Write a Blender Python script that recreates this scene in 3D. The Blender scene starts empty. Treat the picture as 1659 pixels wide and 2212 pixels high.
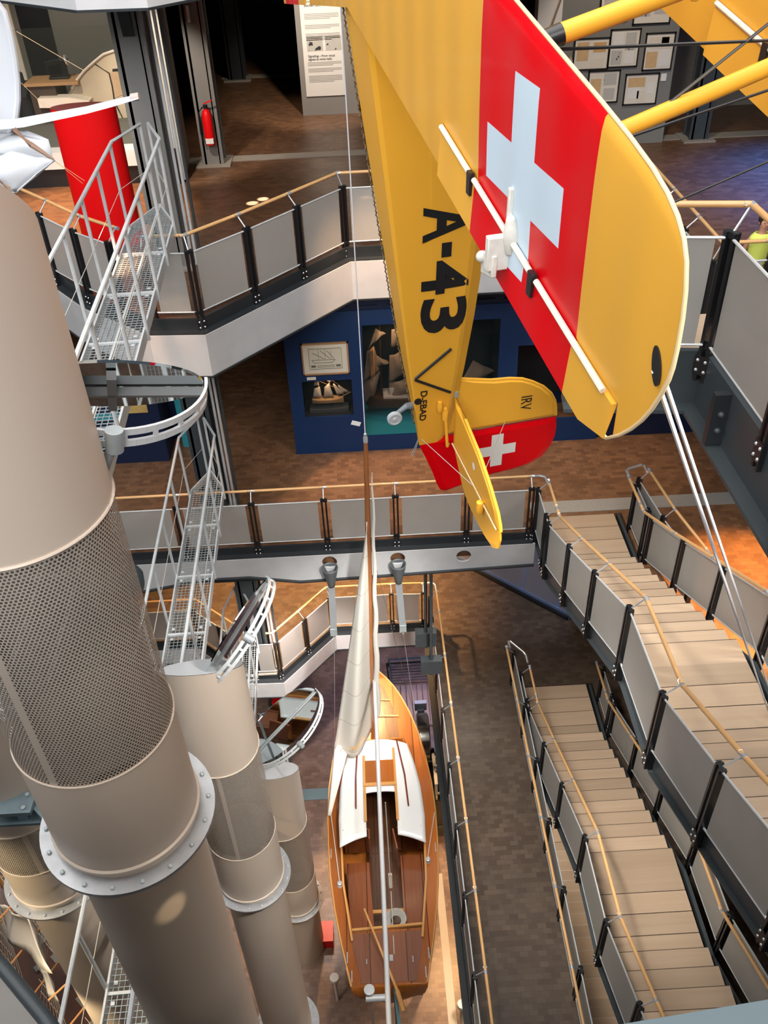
import bpy, bmesh, math, random
from mathutils import Vector, Matrix
from mathutils.bvhtree import BVHTree
random.seed(7)
SC = bpy.context.scene
COL = SC.collection
pi = math.pi
V = Vector

# ------------------------------------------------------------------ camera
FW, FH, FL = 1659, 2212, 1905.0
CX, CY, CZ = FW/2, FH/2, 17.0
_n = V((935-CX, 3500-CY, FL)).normalized()
UPC = -_n
_d = V((726-CX, -410-CY, FL)); _d -= _d.dot(UPC)*UPC
YC = _d.normalized()
XC = YC.cross(UPC)
EYE = V((0, 0, CZ))
def ray(px, py):
    c = V((px-CX, py-CY, FL)); return V((c.dot(XC), c.dot(YC), c.dot(UPC)))
def P(px, py, z):
    r = ray(px, py); return EYE + r*((z-CZ)/r.z)
def PY(px, py, y):
    r = ray(px, py); return EYE + r*(y/r.y)
def PX(px, py, x):
    r = ray(px, py); return EYE + r*(x/r.x)

cam = bpy.data.cameras.new('camera'); co = bpy.data.objects.new('camera', cam); COL.objects.link(co)
right = V((XC.x, YC.x, UPC.x)); down = V((XC.y, YC.y, UPC.y)); fwd = V((XC.z, YC.z, UPC.z))
mw = Matrix.Identity(4)
for i in range(3):
    mw[i][0] = right[i]; mw[i][1] = -down[i]; mw[i][2] = -fwd[i]; mw[i][3] = EYE[i]
co.matrix_world = mw
cam.sensor_fit = 'AUTO'; cam.sensor_width = 36.0; cam.lens = 36.0*FL/FH; cam.clip_start = 0.05; cam.clip_end = 200
SC.camera = co

# ------------------------------------------------------------------ materials
MATS = {}
def mat(name, col, rough=.5, metal=0., var=.06, scale=3., bump=0., bscale=40., alpha=1., coat=0., emit=None, spec=.5):
    if name in MATS: return MATS[name]
    m = bpy.data.materials.new(name); m.use_nodes = True
    nt = m.node_tree; N = nt.nodes; L = nt.links
    b = N['Principled BSDF']
    b.inputs['Roughness'].default_value = rough; b.inputs['Metallic'].default_value = metal
    b.inputs['Coat Weight'].default_value = coat; b.inputs['Coat Roughness'].default_value = .1
    b.inputs['Specular IOR Level'].default_value = spec
    tc = N.new('ShaderNodeTexCoord'); nz = N.new('ShaderNodeTexNoise')
    nz.inputs['Scale'].default_value = scale; nz.inputs['Detail'].default_value = 5
    L.new(tc.outputs['Object'], nz.inputs['Vector'])
    mx = N.new('ShaderNodeMix'); mx.data_type = 'RGBA'
    c = V(col)
    mx.inputs['A'].default_value = (*(c*(1-var)), 1); mx.inputs['B'].default_value = (*[min(1, k*(1+var)) for k in c], 1)
    L.new(nz.outputs['Fac'], mx.inputs['Factor']); L.new(mx.outputs['Result'], b.inputs['Base Color'])
    if bump:
        n2 = N.new('ShaderNodeTexNoise'); n2.inputs['Scale'].default_value = bscale
        L.new(tc.outputs['Object'], n2.inputs['Vector'])
        bp = N.new('ShaderNodeBump'); bp.inputs['Strength'].default_value = bump; bp.inputs['Distance'].default_value = .01
        L.new(n2.outputs['Fac'], bp.inputs['Height']); L.new(bp.outputs['Normal'], b.inputs['Normal'])
    if emit:
        b.inputs['Emission Color'].default_value = (*c, 1); b.inputs['Emission Strength'].default_value = emit
    if alpha < 1:
        out = N['Material Output']; tr = N.new('ShaderNodeBsdfTransparent'); ms = N.new('ShaderNodeMixShader')
        ms.inputs[0].default_value = alpha
        L.new(tr.outputs[0], ms.inputs[1]); L.new(b.outputs[0], ms.inputs[2]); L.new(ms.outputs[0], out.inputs[0])
    MATS[name] = m
    return m
def nodes(m): return m.node_tree.nodes, m.node_tree.links, m.node_tree.nodes['Principled BSDF']
def math_(N, L, op, a, b=None, c=None):
    n = N.new('ShaderNodeMath'); n.operation = op
    for i, v in enumerate((a, b, c)):
        if v is None: continue
        if isinstance(v, (int, float)): n.inputs[i].default_value = v
        else: L.new(v, n.inputs[i])
    return n.outputs[0]
def mixc(N, L, f, a, b):
    n = N.new('ShaderNodeMix'); n.data_type = 'RGBA'
    L.new(f, n.inputs['Factor'])
    for k, v in (('A', a), ('B', b)):
        if isinstance(v, tuple): n.inputs[k].default_value = (*v, 1)
        else: L.new(v, n.inputs[k])
    return n.outputs['Result']

def block_floor(name, c1, c2, c3, rough=.38):
    """end-grain wood block paving"""
    m = mat(name, c1, rough, var=.0); N, L, b = nodes(m)
    tc = N.new('ShaderNodeTexCoord')
    br = N.new('ShaderNodeTexBrick'); br.inputs['Scale'].default_value = 1.0
    br.inputs['Brick Width'].default_value = .14; br.inputs['Row Height'].default_value = .085; br.inputs['Mortar Size'].default_value = .0015
    br.inputs['Color1'].default_value = (*c1, 1); br.inputs['Color2'].default_value = (*c2, 1); br.inputs['Mortar'].default_value = (*[k*.7 for k in c1], 1)
    br.inputs['Bias'].default_value = 0
    L.new(tc.outputs['Object'], br.inputs['Vector'])
    nz = N.new('ShaderNodeTexNoise'); nz.inputs['Scale'].default_value = .9; nz.inputs['Detail'].default_value = 6; nz.inputs['Roughness'].default_value = .65
    L.new(tc.outputs['Object'], nz.inputs['Vector'])
    f = math_(N, L, 'MULTIPLY_ADD', nz.outputs['Fac'], 2.2, -.7)
    n3 = N.new('ShaderNodeClamp'); L.new(f, n3.inputs[0])
    # keep some brick pattern over the stain
    n4 = N.new('ShaderNodeMix'); n4.data_type = 'RGBA'; n4.inputs['Factor'].default_value = .6
    stain = mixc(N, L, n3.outputs[0], br.outputs['Color'], c3)
    L.new(br.outputs['Color'], n4.inputs['A']); L.new(stain, n4.inputs['B']); L.new(n4.outputs['Result'], b.inputs['Base Color'])
    bp = N.new('ShaderNodeBump'); bp.inputs['Strength'].default_value = .25; bp.inputs['Distance'].default_value = .004
    L.new(br.outputs['Fac'], bp.inputs['Height']); bp.invert = True; L.new(bp.outputs['Normal'], b.inputs['Normal'])
    r2 = math_(N, L, 'MULTIPLY_ADD', nz.outputs['Fac'], .3, rough-.15); L.new(r2, b.inputs['Roughness'])
    return m
def wood(name, c1, c2, rough=.4, coat=0., axis='y', scale=1., planks=None):
    """grain along axis, optional plank joints across it"""
    m = mat(name, c1, rough, var=0, coat=coat); N, L, b = nodes(m)
    tc = N.new('ShaderNodeTexCoord'); mp = N.new('ShaderNodeMapping')
    s = {'x': (.6, 14, 14), 'y': (14, .6, 14), 'z': (14, 14, .6)}[axis]
    mp.inputs['Scale'].default_value = [k*scale for k in s]
    L.new(tc.outputs['Object'], mp.inputs['Vector'])
    nz = N.new('ShaderNodeTexNoise'); nz.inputs['Scale'].default_value = 1.6; nz.inputs['Detail'].default_value = 6; nz.inputs['Distortion'].default_value = .6
    L.new(mp.outputs['Vector'], nz.inputs['Vector'])
    f = math_(N, L, 'MULTIPLY_ADD', nz.outputs['Fac'], 1.6, -.3); cl = N.new('ShaderNodeClamp'); L.new(f, cl.inputs[0])
    col = mixc(N, L, cl.outputs[0], c1, c2)
    if planks:
        ax, w = planks
        sp = N.new('ShaderNodeSeparateXYZ'); L.new(tc.outputs['Object'], sp.inputs[0])
        t = math_(N, L, 'DIVIDE', sp.outputs[ax], w); fr = math_(N, L, 'FRACT', t)
        ln = math_(N, L, 'LESS_THAN', fr, .05)
        fl = math_(N, L, 'FLOOR', t); wn = N.new('ShaderNodeTexWhiteNoise'); wn.noise_dimensions = '1D'; L.new(fl, wn.inputs['W'])
        hv = N.new('ShaderNodeHueSaturation'); L.new(col, hv.inputs['Color']); L.new(math_(N, L, 'MULTIPLY_ADD', wn.outputs['Value'], .5, .75), hv.inputs['Value'])
        col = mixc(N, L, ln, hv.outputs['Color'], tuple(k*.25 for k in c1))
    L.new(col, b.inputs['Base Color'])
    return m

GALV = mat('galvanised steel', (.40, .45, .47), .45, .35, var=.25, scale=14)
GALVL = mat('pale galvanised steel', (.60, .63, .65), .45, .2, var=.15, scale=10)
CHROME = mat('polished steel', (.72, .74, .77), .22, .6, var=.05)
BLACK = mat('black paint', (.011, .012, .014), .35, 0, var=.3)
CHAN = mat('charcoal channel paint', (.02, .024, .028), .42, 0, var=.3)
STEEL = mat('grey blue steel paint', (.05, .062, .07), .45, .1, var=.25)
COLM = mat('column grey paint', (.21, .21, .205), .5, .1, var=.12)
FASC = mat('brushed steel fascia', (.56, .57, .59), .42, .12, var=.18, scale=2.5)
PANEL = mat('perforated grey sheet', (.46, .445, .42), .5, .1, var=.06, alpha=.72)
PANELD = mat('dense perforated grey sheet', (.40, .392, .37), .5, .1, var=.06, alpha=.82)
RAILW = mat('beech handrail', (.72, .42, .18), .35, 0, var=.15, scale=6, coat=.3)
FLOORM = block_floor('wood block floor', (.20, .10, .053), (.34, .175, .09), (.10, .05, .028))
FLOORD = block_floor('dark wood block floor', (.083, .055, .04), (.145, .104, .076), (.05, .036, .027))
FLOORU = block_floor('shaded wood block floor', (.13, .066, .035), (.22, .115, .06), (.065, .034, .02))  # block floor colour darkened to carry the shade of the upper storey
FLOORG = block_floor('greyish wood block floor', (.155, .10, .08), (.25, .17, .14), (.08, .055, .045))
STRIPM = mat('concrete floor strip', (.3, .27, .23), .6, var=.12)
TREADP = wood('pale oak tread', (.50, .36, .245), (.60, .45, .32), .42, axis='x', scale=.5)
N_, L_, b_ = nodes(TREADP); oi = N_.new('ShaderNodeObjectInfo'); hv = N_.new('ShaderNodeHueSaturation')
L_.new(b_.inputs['Base Color'].links[0].from_socket, hv.inputs['Color']); L_.new(math_(N_, L_, 'MULTIPLY_ADD', oi.outputs['Random'], .3, .85), hv.inputs['Value']); L_.new(hv.outputs['Color'], b_.inputs['Base Color'])
TUBE = mat('light tube beige metal', (.56, .475, .40), .42, .1, var=.05, scale=1.2)
WHITE = mat('white painted board', (.8, .79, .77), .5, var=.03)
GREYW = mat('warm grey wall', (.2, .19, .175), .7, var=.06)
DARKW = mat('dark wall', (.045, .045, .047), .7, var=.15)
BLUE = mat('deep blue cabinet paint', (.0006, .028, .115), .6, var=.12)
BLUED = mat('navy cabinet paint', (.0015, .012, .05), .5, var=.12)
TURQ = mat('turquoise panel', (.03, .32, .4), .4, var=.1)
REDP = mat('bright red paint', (.72, .004, .006), .4, var=.04, spec=.25)
GLASS = mat('thin clear glass', (.012, .03, .035), .05, 0, var=.0, alpha=.14)
WOODF = mat('oak picture frame', (.42, .24, .12), .45, var=.15, scale=8)
PAPER = mat('cream paper', (.74, .70, .62), .7, var=.04)
CANVAS = mat('white sailcloth', (.74, .72, .67), .75, var=.05, bump=.1, bscale=14)
ROPE = mat('pale rope', (.6, .57, .5), .8, var=.12, scale=30)
WIRE = mat('steel wire', (.6, .6, .6), .35, .6, var=.05)

# ------------------------------------------------------------------ mesh helpers
def frame_from(d):
    d = d.normalized(); u = V((0, 0, 1)) if abs(d.z) < .95 else V((0, 1, 0))
    x = d.cross(u).normalized(); y = x.cross(d).normalized()
    return x, y
class MB:
    def __init__(s): s.v = []; s.f = []; s.sm = []
    def add(s, vs, fs, smooth=False):
        o = len(s.v); s.v += [V(p) for p in vs]; s.f += [[i+o for i in f] for f in fs]; s.sm += [smooth]*len(fs); return s
    def box(s, lo, hi):
        (a, b, c), (d, e, f) = lo, hi
        return s.add([(a,b,c),(d,b,c),(d,e,c),(a,e,c),(a,b,f),(d,b,f),(d,e,f),(a,e,f)], [(0,3,2,1),(4,5,6,7),(0,1,5,4),(1,2,6,5),(2,3,7,6),(3,0,4,7)])
    def obox(s, c, ax, ay, az):
        c, ax, ay, az = V(c), V(ax), V(ay), V(az)
        vs = [c+sx*ax+sy*ay+sz*az for sz in (-1, 1) for sx, sy in ((-1,-1),(1,-1),(1,1),(-1,1))]
        return s.add(vs, [(0,3,2,1),(4,5,6,7),(0,1,5,4),(1,2,6,5),(2,3,7,6),(3,0,4,7)])
    def bar(s, p, q, w, h, up=(0,0,1)):
        """rectangular bar p->q; w across, h along up"""
        p, q = V(p), V(q); d = (q-p).normalized(); up = V(up)
        x = d.cross(up)
        if x.length < 1e-4: x = d.cross(V((0,1,0)))
        x.normalize(); y = x.cross(d).normalized()
        return s.obox((p+q)/2, x*w/2, d*(q-p).length/2, y*h/2)
    def tube(s, p, q, r, n=10, r2=None, cap=True):
        p, q = V(p), V(q); r2 = r if r2 is None else r2
        x, y = frame_from(q-p)
        vs = [c+(x*math.cos(2*pi*i/n)+y*math.sin(2*pi*i/n))*rr for c, rr in ((p, r), (q, r2)) for i in range(n)]
        s.add(vs, [(i, (i+1) % n, n+(i+1) % n, n+i) for i in range(n)], True)
        if cap: s.add(vs, [tuple(range(n-1, -1, -1)), tuple(range(n, 2*n))])
        return s
    def path(s, pts, r, n=8, closed=False, rs=None):
        pts = [V(p) for p in pts]; m = len(pts); vs = []
        px = None
        for i, p in enumerate(pts):
            a = pts[(i-1) % m] if (i or closed) else p; b = pts[(i+1) % m] if (i < m-1 or closed) else p
            d = (b-a).normalized()
            if px is None: x, y = frame_from(d)
            else:
                x = (px-d*px.dot(d))
                x = x.normalized() if x.length > 1e-5 else frame_from(d)[0]
                y = d.cross(x)
            px = x; rr = rs[i] if rs else r
            vs += [p+(x*math.cos(2*pi*k/n)+y*math.sin(2*pi*k/n))*rr for k in range(n)]
        fs = []
        for i in range(m if closed else m-1):
            j = (i+1) % m
            fs += [(i*n+k, i*n+(k+1) % n, j*n+(k+1) % n, j*n+k) for k in range(n)]
        s.add(vs, fs, True)
        if not closed: s.add(vs, [tuple(range(n-1, -1, -1)), tuple(range((m-1)*n, m*n))])
        return s
    def lathe(s, c, prof, n=24, axis=(0,0,1), smooth=True):
        c = V(c); ax = V(axis).normalized(); x, y = frame_from(ax)
        m = len(prof)
        vs = [c+ax*h+(x*math.cos(2*pi*i/n)+y*math.sin(2*pi*i/n))*r for r, h in prof for i in range(n)]
        s.add(vs, [(k*n+i, k*n+(i+1) % n, (k+1)*n+(i+1) % n, (k+1)*n+i) for k in range(m-1) for i in range(n)], smooth)
        return s
    def disc(s, c, r, axis, n=24):
        c = V(c); x, y = frame_from(V(axis))
        s.add([c+(x*math.cos(2*pi*i/n)+y*math.sin(2*pi*i/n))*r for i in range(n)], [tuple(range(n))]); return s
    def poly(s, pts, ext):
        """polygon extruded by vector ext"""
        pts = [V(p) for p in pts]; n = len(pts); e = V(ext)
        s.add(pts+[p+e for p in pts], [tuple(range(n-1, -1, -1)), tuple(range(n, 2*n))]+[(i, (i+1) % n, n+(i+1) % n, n+i) for i in range(n)]); return s
    def grid(s, fn, nu, nv, smooth=True):
        vs = [fn(i/nu, j/nv) for i in range(nu+1) for j in range(nv+1)]
        s.add(vs, [(i*(nv+1)+j, (i+1)*(nv+1)+j, (i+1)*(nv+1)+j+1, i*(nv+1)+j+1) for i in range(nu) for j in range(nv)], smooth); return s
    def sphere(s, c, r, n=12, sc=(1,1,1)):
        c = V(c)
        pr = [(math.sin(pi*k/8), -math.cos(pi*k/8)) for k in range(9)]
        vs = [c+V((rr*math.cos(2*pi*i/n)*r*sc[0], rr*math.sin(2*pi*i/n)*r*sc[1], h*r*sc[2])) for rr, h in pr for i in range(n)]
        s.add(vs, [(k*n+i, k*n+(i+1) % n, (k+1)*n+(i+1) % n, (k+1)*n+i) for k in range(8) for i in range(n)], True); return s
    def build(s, name, m, parent=None, at=None, solid=0, bevel=0, fix=True):
        """link as ONE object; geometry given in world coords, origin at the parent's origin"""
        org = ORG[parent.name] if parent else (V(at) if at is not None else s.base())
        me = bpy.data.meshes.new(name)
        me.from_pydata([tuple(p-org) for p in s.v], [], s.f)
        if fix:
            bm = bmesh.new(); bm.from_mesh(me)
            bmesh.ops.remove_doubles(bm, verts=bm.verts, dist=1e-5)
            bmesh.ops.recalc_face_normals(bm, faces=bm.faces)
            bm.to_mesh(me); bm.free()
        if any(s.sm):
            if len(me.polygons) == len(s.sm):
                me.polygons.foreach_set('use_smooth', s.sm)
            else:
                me.polygons.foreach_set('use_smooth', [True]*len(me.polygons))
            try: me.set_sharp_from_angle(angle=math.radians(38))
            except Exception: pass
        me.materials.append(m)
        o = bpy.data.objects.new(name, me); COL.objects.link(o)
        if parent: o.parent = parent
        else: o.location = org
        ORG[o.name] = org
        if solid:
            md = o.modifiers.new('thickness', 'SOLIDIFY'); md.thickness = solid; md.offset = 0
        if bevel:
            md = o.modifiers.new('edge', 'BEVEL'); md.width = bevel; md.segments = 2; md.limit_method = 'ANGLE'
        return o
    def base(s):
        xs = [p.x for p in s.v]; ys = [p.y for p in s.v]; zs = [p.z for p in s.v]
        return V(((min(xs)+max(xs))/2, (min(ys)+max(ys))/2, min(zs)))
ORG = {}
def tag(o, label, cat, group=None):
    o['label'] = label; o['category'] = cat
    if group: o['group'] = group
    return o
def thing(name, label, cat, loc, group=None):
    o = bpy.data.objects.new(name, None); COL.objects.link(o); o.location = loc; o.empty_display_size = .1
    ORG[o.name] = V(loc); return tag(o, label, cat, group)
def struct(o): o['kind'] = 'structure'; return o
def dup(root, label, shift, group=None):
    """copy of a thing with its parts and their sub-parts, moved by shift"""
    r = root.copy(); COL.objects.link(r); r.location = root.location + V(shift); r['label'] = label
    if group: r['group'] = group
    ORG[r.name] = ORG[root.name] + V(shift)
    for ch in list(root.children):
        c = ch.copy(); COL.objects.link(c); c.parent = r; ORG[c.name] = ORG[r.name]
        for g in list(ch.children):
            d = g.copy(); COL.objects.link(d); d.parent = c; ORG[d.name] = ORG[r.name]
    return r
def flat(outlines, thick):
    """2D outlines (first outer, rest holes) -> mesh verts/faces, z 0..thick"""
    cu = bpy.data.curves.new('tmp', 'CURVE'); cu.dimensions = '2D'; cu.fill_mode = 'BOTH'; cu.extrude = thick/2
    for pts in outlines:
        sp = cu.splines.new('POLY'); sp.points.add(len(pts)-1)
        for q, p in zip(sp.points, pts): q.co = (p[0], p[1], 0, 1)
        sp.use_cyclic_u = True
    return _curve_mesh(cu, thick/2)
def text2d(body, size, extrude=.002):
    cu = bpy.data.curves.new('tmp', 'FONT'); cu.body = body; cu.size = size; cu.extrude = extrude; cu.resolution_u = 3
    return _curve_mesh(cu, extrude)
def _curve_mesh(cu, dz):
    o = bpy.data.objects.new('tmp', cu); COL.objects.link(o)
    dg = bpy.context.evaluated_depsgraph_get(); ev = o.evaluated_get(dg)
    me = ev.to_mesh(); vs = [V((v.co.x, v.co.y, v.co.z+dz)) for v in me.vertices]; fs = [list(p.vertices) for p in me.polygons]
    ev.to_mesh_clear(); bpy.data.objects.remove(o); bpy.data.curves.remove(cu)
    return vs, fs
def place(mb, vf, o, ex, ey, ez):
    vs, fs = vf; o, ex, ey, ez = V(o), V(ex), V(ey), V(ez)
    mb.add([o+ex*p.x+ey*p.y+ez*p.z for p in vs], fs); return mb
def circle(cx, cy, r, n=24, ry=None):
    ry = ry or r
    return [(cx+r*math.cos(2*pi*i/n), cy+ry*math.sin(2*pi*i/n)) for i in range(n)]
def lerp(a, b, t): return a+(b-a)*t
def interp(tab, x):
    for (x0, v0), (x1, v1) in zip(tab, tab[1:]):
        if x0 <= x <= x1: return lerp(v0, v1, (x-x0)/(x1-x0)) if x1 > x0 else v0
    return tab[0][1] if x < tab[0][0] else tab[-1][1]

# ------------------------------------------------------------------ building shell
L0, L3, L2, L1, LT = -1.0, 3.1, 7.5, 11.9, 16.3
def floor(pts, z, m, th=.45):
    o = MB().poly([(x, y, z) for x, y in pts], (0, 0, -th)).build('floor', m, at=(0, 0, z)); return struct(o)
E0 = [(-12, 13.0), (-4.85, 12.96), (-3.77, 11.6), (-2.75, 10.7), (-2.12, 10.65), (-.2, 12.8), (4.05, 12.8), (4.05, 9.6), (12, 9.6)]
floor(E0+[(12, 30), (-12, 30)], L1, FLOORU)
E2 = [(-12, 11.2), (2.62, 11.2), (2.62, 11.58), (4.22, 11.58), (4.22, 2), (12, 2)]
floor(E2+[(12, 30), (-12, 30)], L2, FLOORM)
E3 = [(-12, 13.4), (-3.9, 13.4), (-2.72, 12.32), (-2.1, 12.3), (-1.03, 13.55), (1.02, 13.55), (1.06, 13.4), (1.06, 1.0), (2.62, 1.0), (2.62, 11.59), (4.22, 11.59), (4.22, 1.0), (12, 1.0)]
floor(E3+[(12, 30), (-12, 30)], L3, FLOORD)
floor([(-14, -3), (14, -3), (14, 31), (-14, 31)], L0, FLOORG)
ET = [(-12, 13.0), (-4.85, 12.96), (-3.77, 11.6), (-2.75, 10.72), (-2.12, 10.68), (-.2, 12.8), (12, 12.8)]
floor(ET+[(12, 30), (-12, 30)], LT, DARKW, .4)
WB = mat('dark rear wall', (.03, .031, .034), .7, var=.2)
for nm, lo, hi in (('wall_back', (-14, 30, -1), (14, 30.3, 20)), ('wall_left', (-14.3, -3, -1), (-14, 31, 20)), ('wall_right', (14, -3, -1), (14.3, 31, 20))):
    struct(MB().box(lo, hi).build(nm, WB, at=lo))

def offs(path, d):
    """offset a 2D polyline to its right-hand side (mitred)"""
    n = len(path); out = []
    for i, p in enumerate(path):
        p = V(p).to_2d() if False else V((p[0], p[1]))
        ns = []
        if i: a = V(path[i-1][:2]); t = (p-a).normalized(); ns.append(V((t.y, -t.x)))
        if i < n-1: b = V(path[i+1][:2]); t = (b-p).normalized(); ns.append(V((t.y, -t.x)))
        m = sum(ns, V((0, 0))).normalized(); k = 1/max(.35, m.dot(ns[0]))
        out.append(p+m*d*k)
    return out
def strip(mb, path, prof):
    """closed profile [(offset right, z)] swept along a 2D path"""
    rows = [[V((q.x, q.y, z)) for q in offs(path, o)] for o, z in prof]
    n = len(path); m = len(prof)
    vs = [p for r in rows for p in r]
    fs = [(k*n+i, k*n+i+1, ((k+1) % m)*n+i+1, ((k+1) % m)*n+i) for k in range(m) for i in range(n-1)]
    fs += [tuple(k*n for k in range(m)), tuple(k*n+n-1 for k in reversed(range(m)))]
    mb.add(vs, fs); return mb
TR = [0]
def edge(path, z, fas=True, hole=None, depth=.62, top=.16, ext=.13):
    TR[0] += 1
    o = MB(); strip(o, path, [(.0, z+.02), (.03, z+.02), (.03, z-top+.02), (ext, z-top+.02), (ext, z-top), (.0, z-top)])
    struct(o.build('trim_%d' % TR[0], CHAN, at=(path[0][0], path[0][1], z)))
    if fas:
        TR[0] += 1
        o = MB(); strip(o, path, [(ext-.02, z-top), (ext+.012, z-top), (ext+.012, z-top-depth), (ext-.02, z-top-depth)])
        struct(o.build('trim_%d' % TR[0], FASC, at=(path[0][0], path[0][1], z)))
        TR[0] += 1
        o = MB(); strip(o, path, [(-.1, z-top-depth), (ext+.03, z-top-depth), (ext+.03, z-top-depth-.025), (-.1, z-top-depth-.025)])
        struct(o.build('trim_%d' % TR[0], CHAN, at=(path[0][0], path[0][1], z)))
edge(E0[:7], L1, depth=.6)
edge([(4.05, 12.8), (4.05, 9.6), (12, 9.6)], L1, depth=.5)
edge(ET, LT, depth=.7, top=.12)
edge([(-12, 13.4), (-3.9, 13.4), (-2.72, 12.32), (-2.1, 12.3), (-1.03, 13.55), (1.02, 13.55)], L3, depth=.42, top=.14)
edge([(1.06, 13.4), (1.06, 1.0)], L3, fas=False)
edge([(2.62, 1.0), (2.62, 11.59)], L3, fas=False)
# the straight bridge over the hall: channel plus a fascia plate with round service holes
edge([(-12, 11.2), (2.62, 11.2)], L2, fas=False, top=.14)
TR[0] += 1
zb = L2-.14
FB = [(-12, zb), (2.66, zb), (2.66, 6.92), (-1.3, 6.82), (-2.15, 6.98), (-2.9, 6.98), (-3.9, 6.8), (-12, 6.8)]
HOLES = [(-.78, 7.2), (.36, 7.2), (1.47, 7.17)]
b = MB(); place(b, flat([FB]+[circle(x, z, .125) for x, z in HOLES], .03), (0, 11.06, 0), (1, 0, 0), (0, 0, 1), (0, 1, 0))
struct(b.build('trim_%d' % TR[0], FASC, at=(0, 11.06, zb)))
TR[0] += 1
b = MB()
for p, q in zip(FB[2:], FB[3:]): b.bar((p[0], 11.09, p[1]-.012), (q[0], 11.09, q[1]-.012), .16, .025)
b.box((-12, 11.1, 6.83), (2.66, 11.2, 6.9))
struct(b.build('trim_%d' % TR[0], CHAN, at=(0, 11.09, 6.9)))
# the viewer's side of the hall: gallery slabs and the lower front wall
for z in (15.75, L1, L2, L3): struct(MB().box((-12, -3, z-.4), (12, .2, z)).build('floor', DARKW, at=(0, -1, z)))
struct(MB().box((-14, -3.3, -1), (14, -3, 15.8)).build('wall_front', WB, at=(0, -3, -1)))
# pale strips let into the floors, column bases
STRIPG = mat('perforated floor strip', (.4, .39, .37), .55, .2, var=.1, scale=20)
for x0, x1, y0, y1, z in ((-3.2, 3.6, 17.3, 17.62, L1), (5.84, 12, 17.3, 17.62, L1), (-3.2, 3.6, 24.05, 24.35, L1), (2.7, 12, 11.66, 11.98, L2), (-2.9, 3, 19.0, 19.3, L2), (-2.3, 2.4, 12.0, 12.3, L0)):
    TR[0] += 1
    struct(MB().box((x0, y0, z-.01), (x1, y1, z+.012)).build('trim_%d' % TR[0], mat('blue grey grating strip', (.16, .25, .29), .5, .2, var=.1, scale=20) if z < 0 else STRIPG if z < 10 else STRIPM, at=(x0, y0, z)))

# ------------------------------------------------------------------ steel columns
def column(x, y, z0, z1, w, label, conduits=True, head=True, m=COLM, plate=True):
    t = thing('steel_column', label, 'column', (x, y, z0), 'steel columns')
    h = w/2
    b = MB(); b.box((x-h, y-h, z0), (x+h*.72, y-h+.03, z1)); b.box((x+h*.8, y-h-.015, z0), (x+h, y-h+.03, z1)); b.box((x-h, y+h-.03, z0), (x+h, y+h, z1)); b.box((x-h*.8, y-h, z0), (x-h*.8+.05, y+h, z1)); b.box((x+h*.8-.05, y-h, z0), (x+h*.8, y+h, z1))
    b.build('shaft', m, t, bevel=.006)
    if plate: MB().box((x-h-.12, y-h-.12, z0), (x+h+.12, y+h+.12, z0+.03)).build('base_plate', STRIPM, t)
    if head:
        b = MB(); b.box((x-h-.02, y-h-.16, z1-.12), (x+h+.06, y-h, z1-.03)); b.build('head_plate', GALV, t)
        b = MB(); b.poly([(x-.06, y-h, z1-.12), (x-.06, y-h-.13, z1-.12), (x-.06, y-h-.02, z1-.5), (x-.06, y-h, z1-.5)], (.14, 0, 0)); b.build('bracket', CHAN, t)
    if conduits:
        for i, dx in enumerate((.07, .13, .19)):
            b = MB(); b.tube((x+h+dx, y-h+.08+.03*i, z0), (x+h+dx, y-h+.08+.03*i, z1), .022, 8); b.build('conduit', GALVL if i < 2 else STEEL, t)
    return t
column(-2.72, 12.55, L1, 15.42, .42, 'wide grey steel column rising behind the upper catwalk with pipes on its right', m=COLM)
column(-2.72, 12.2, L2, 11.13, .42, 'dark steel column beneath the grey bulge, behind the middle catwalk', m=STEEL)
column(-2.5, 12.6, L3, 6.8, .42, 'dark steel column under the bridge, between lower catwalk and amber floor', m=STEEL)
column(-2.45, 11.7, L0, 2.4, .36, 'lowest dark column beside the small mirror and red seat', m=STEEL, head=False)
column(-2.64, 17.3, L1, 16, .4, 'grey column carrying the red fire extinguisher', conduits=False, head=False)
column(-2.78, 24.0, L1, 16, .42, 'black column farther back left of the text panel', conduits=False, head=False, m=CHAN)
column(6.5, 17.35, L1, 16, .36, 'dark column right of the wall of framed documents', conduits=False, head=False, m=STEEL)
column(6.75, 11.9, L2, 11.4, .34, 'dark column at the right edge behind the stairs', conduits=False, head=False, m=STEEL)
column(-1.9, 19.1, L2, 11.4, .4, 'dark column in shadow left of the blue ship cabinet', conduits=False, head=False, m=CHAN)

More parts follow.
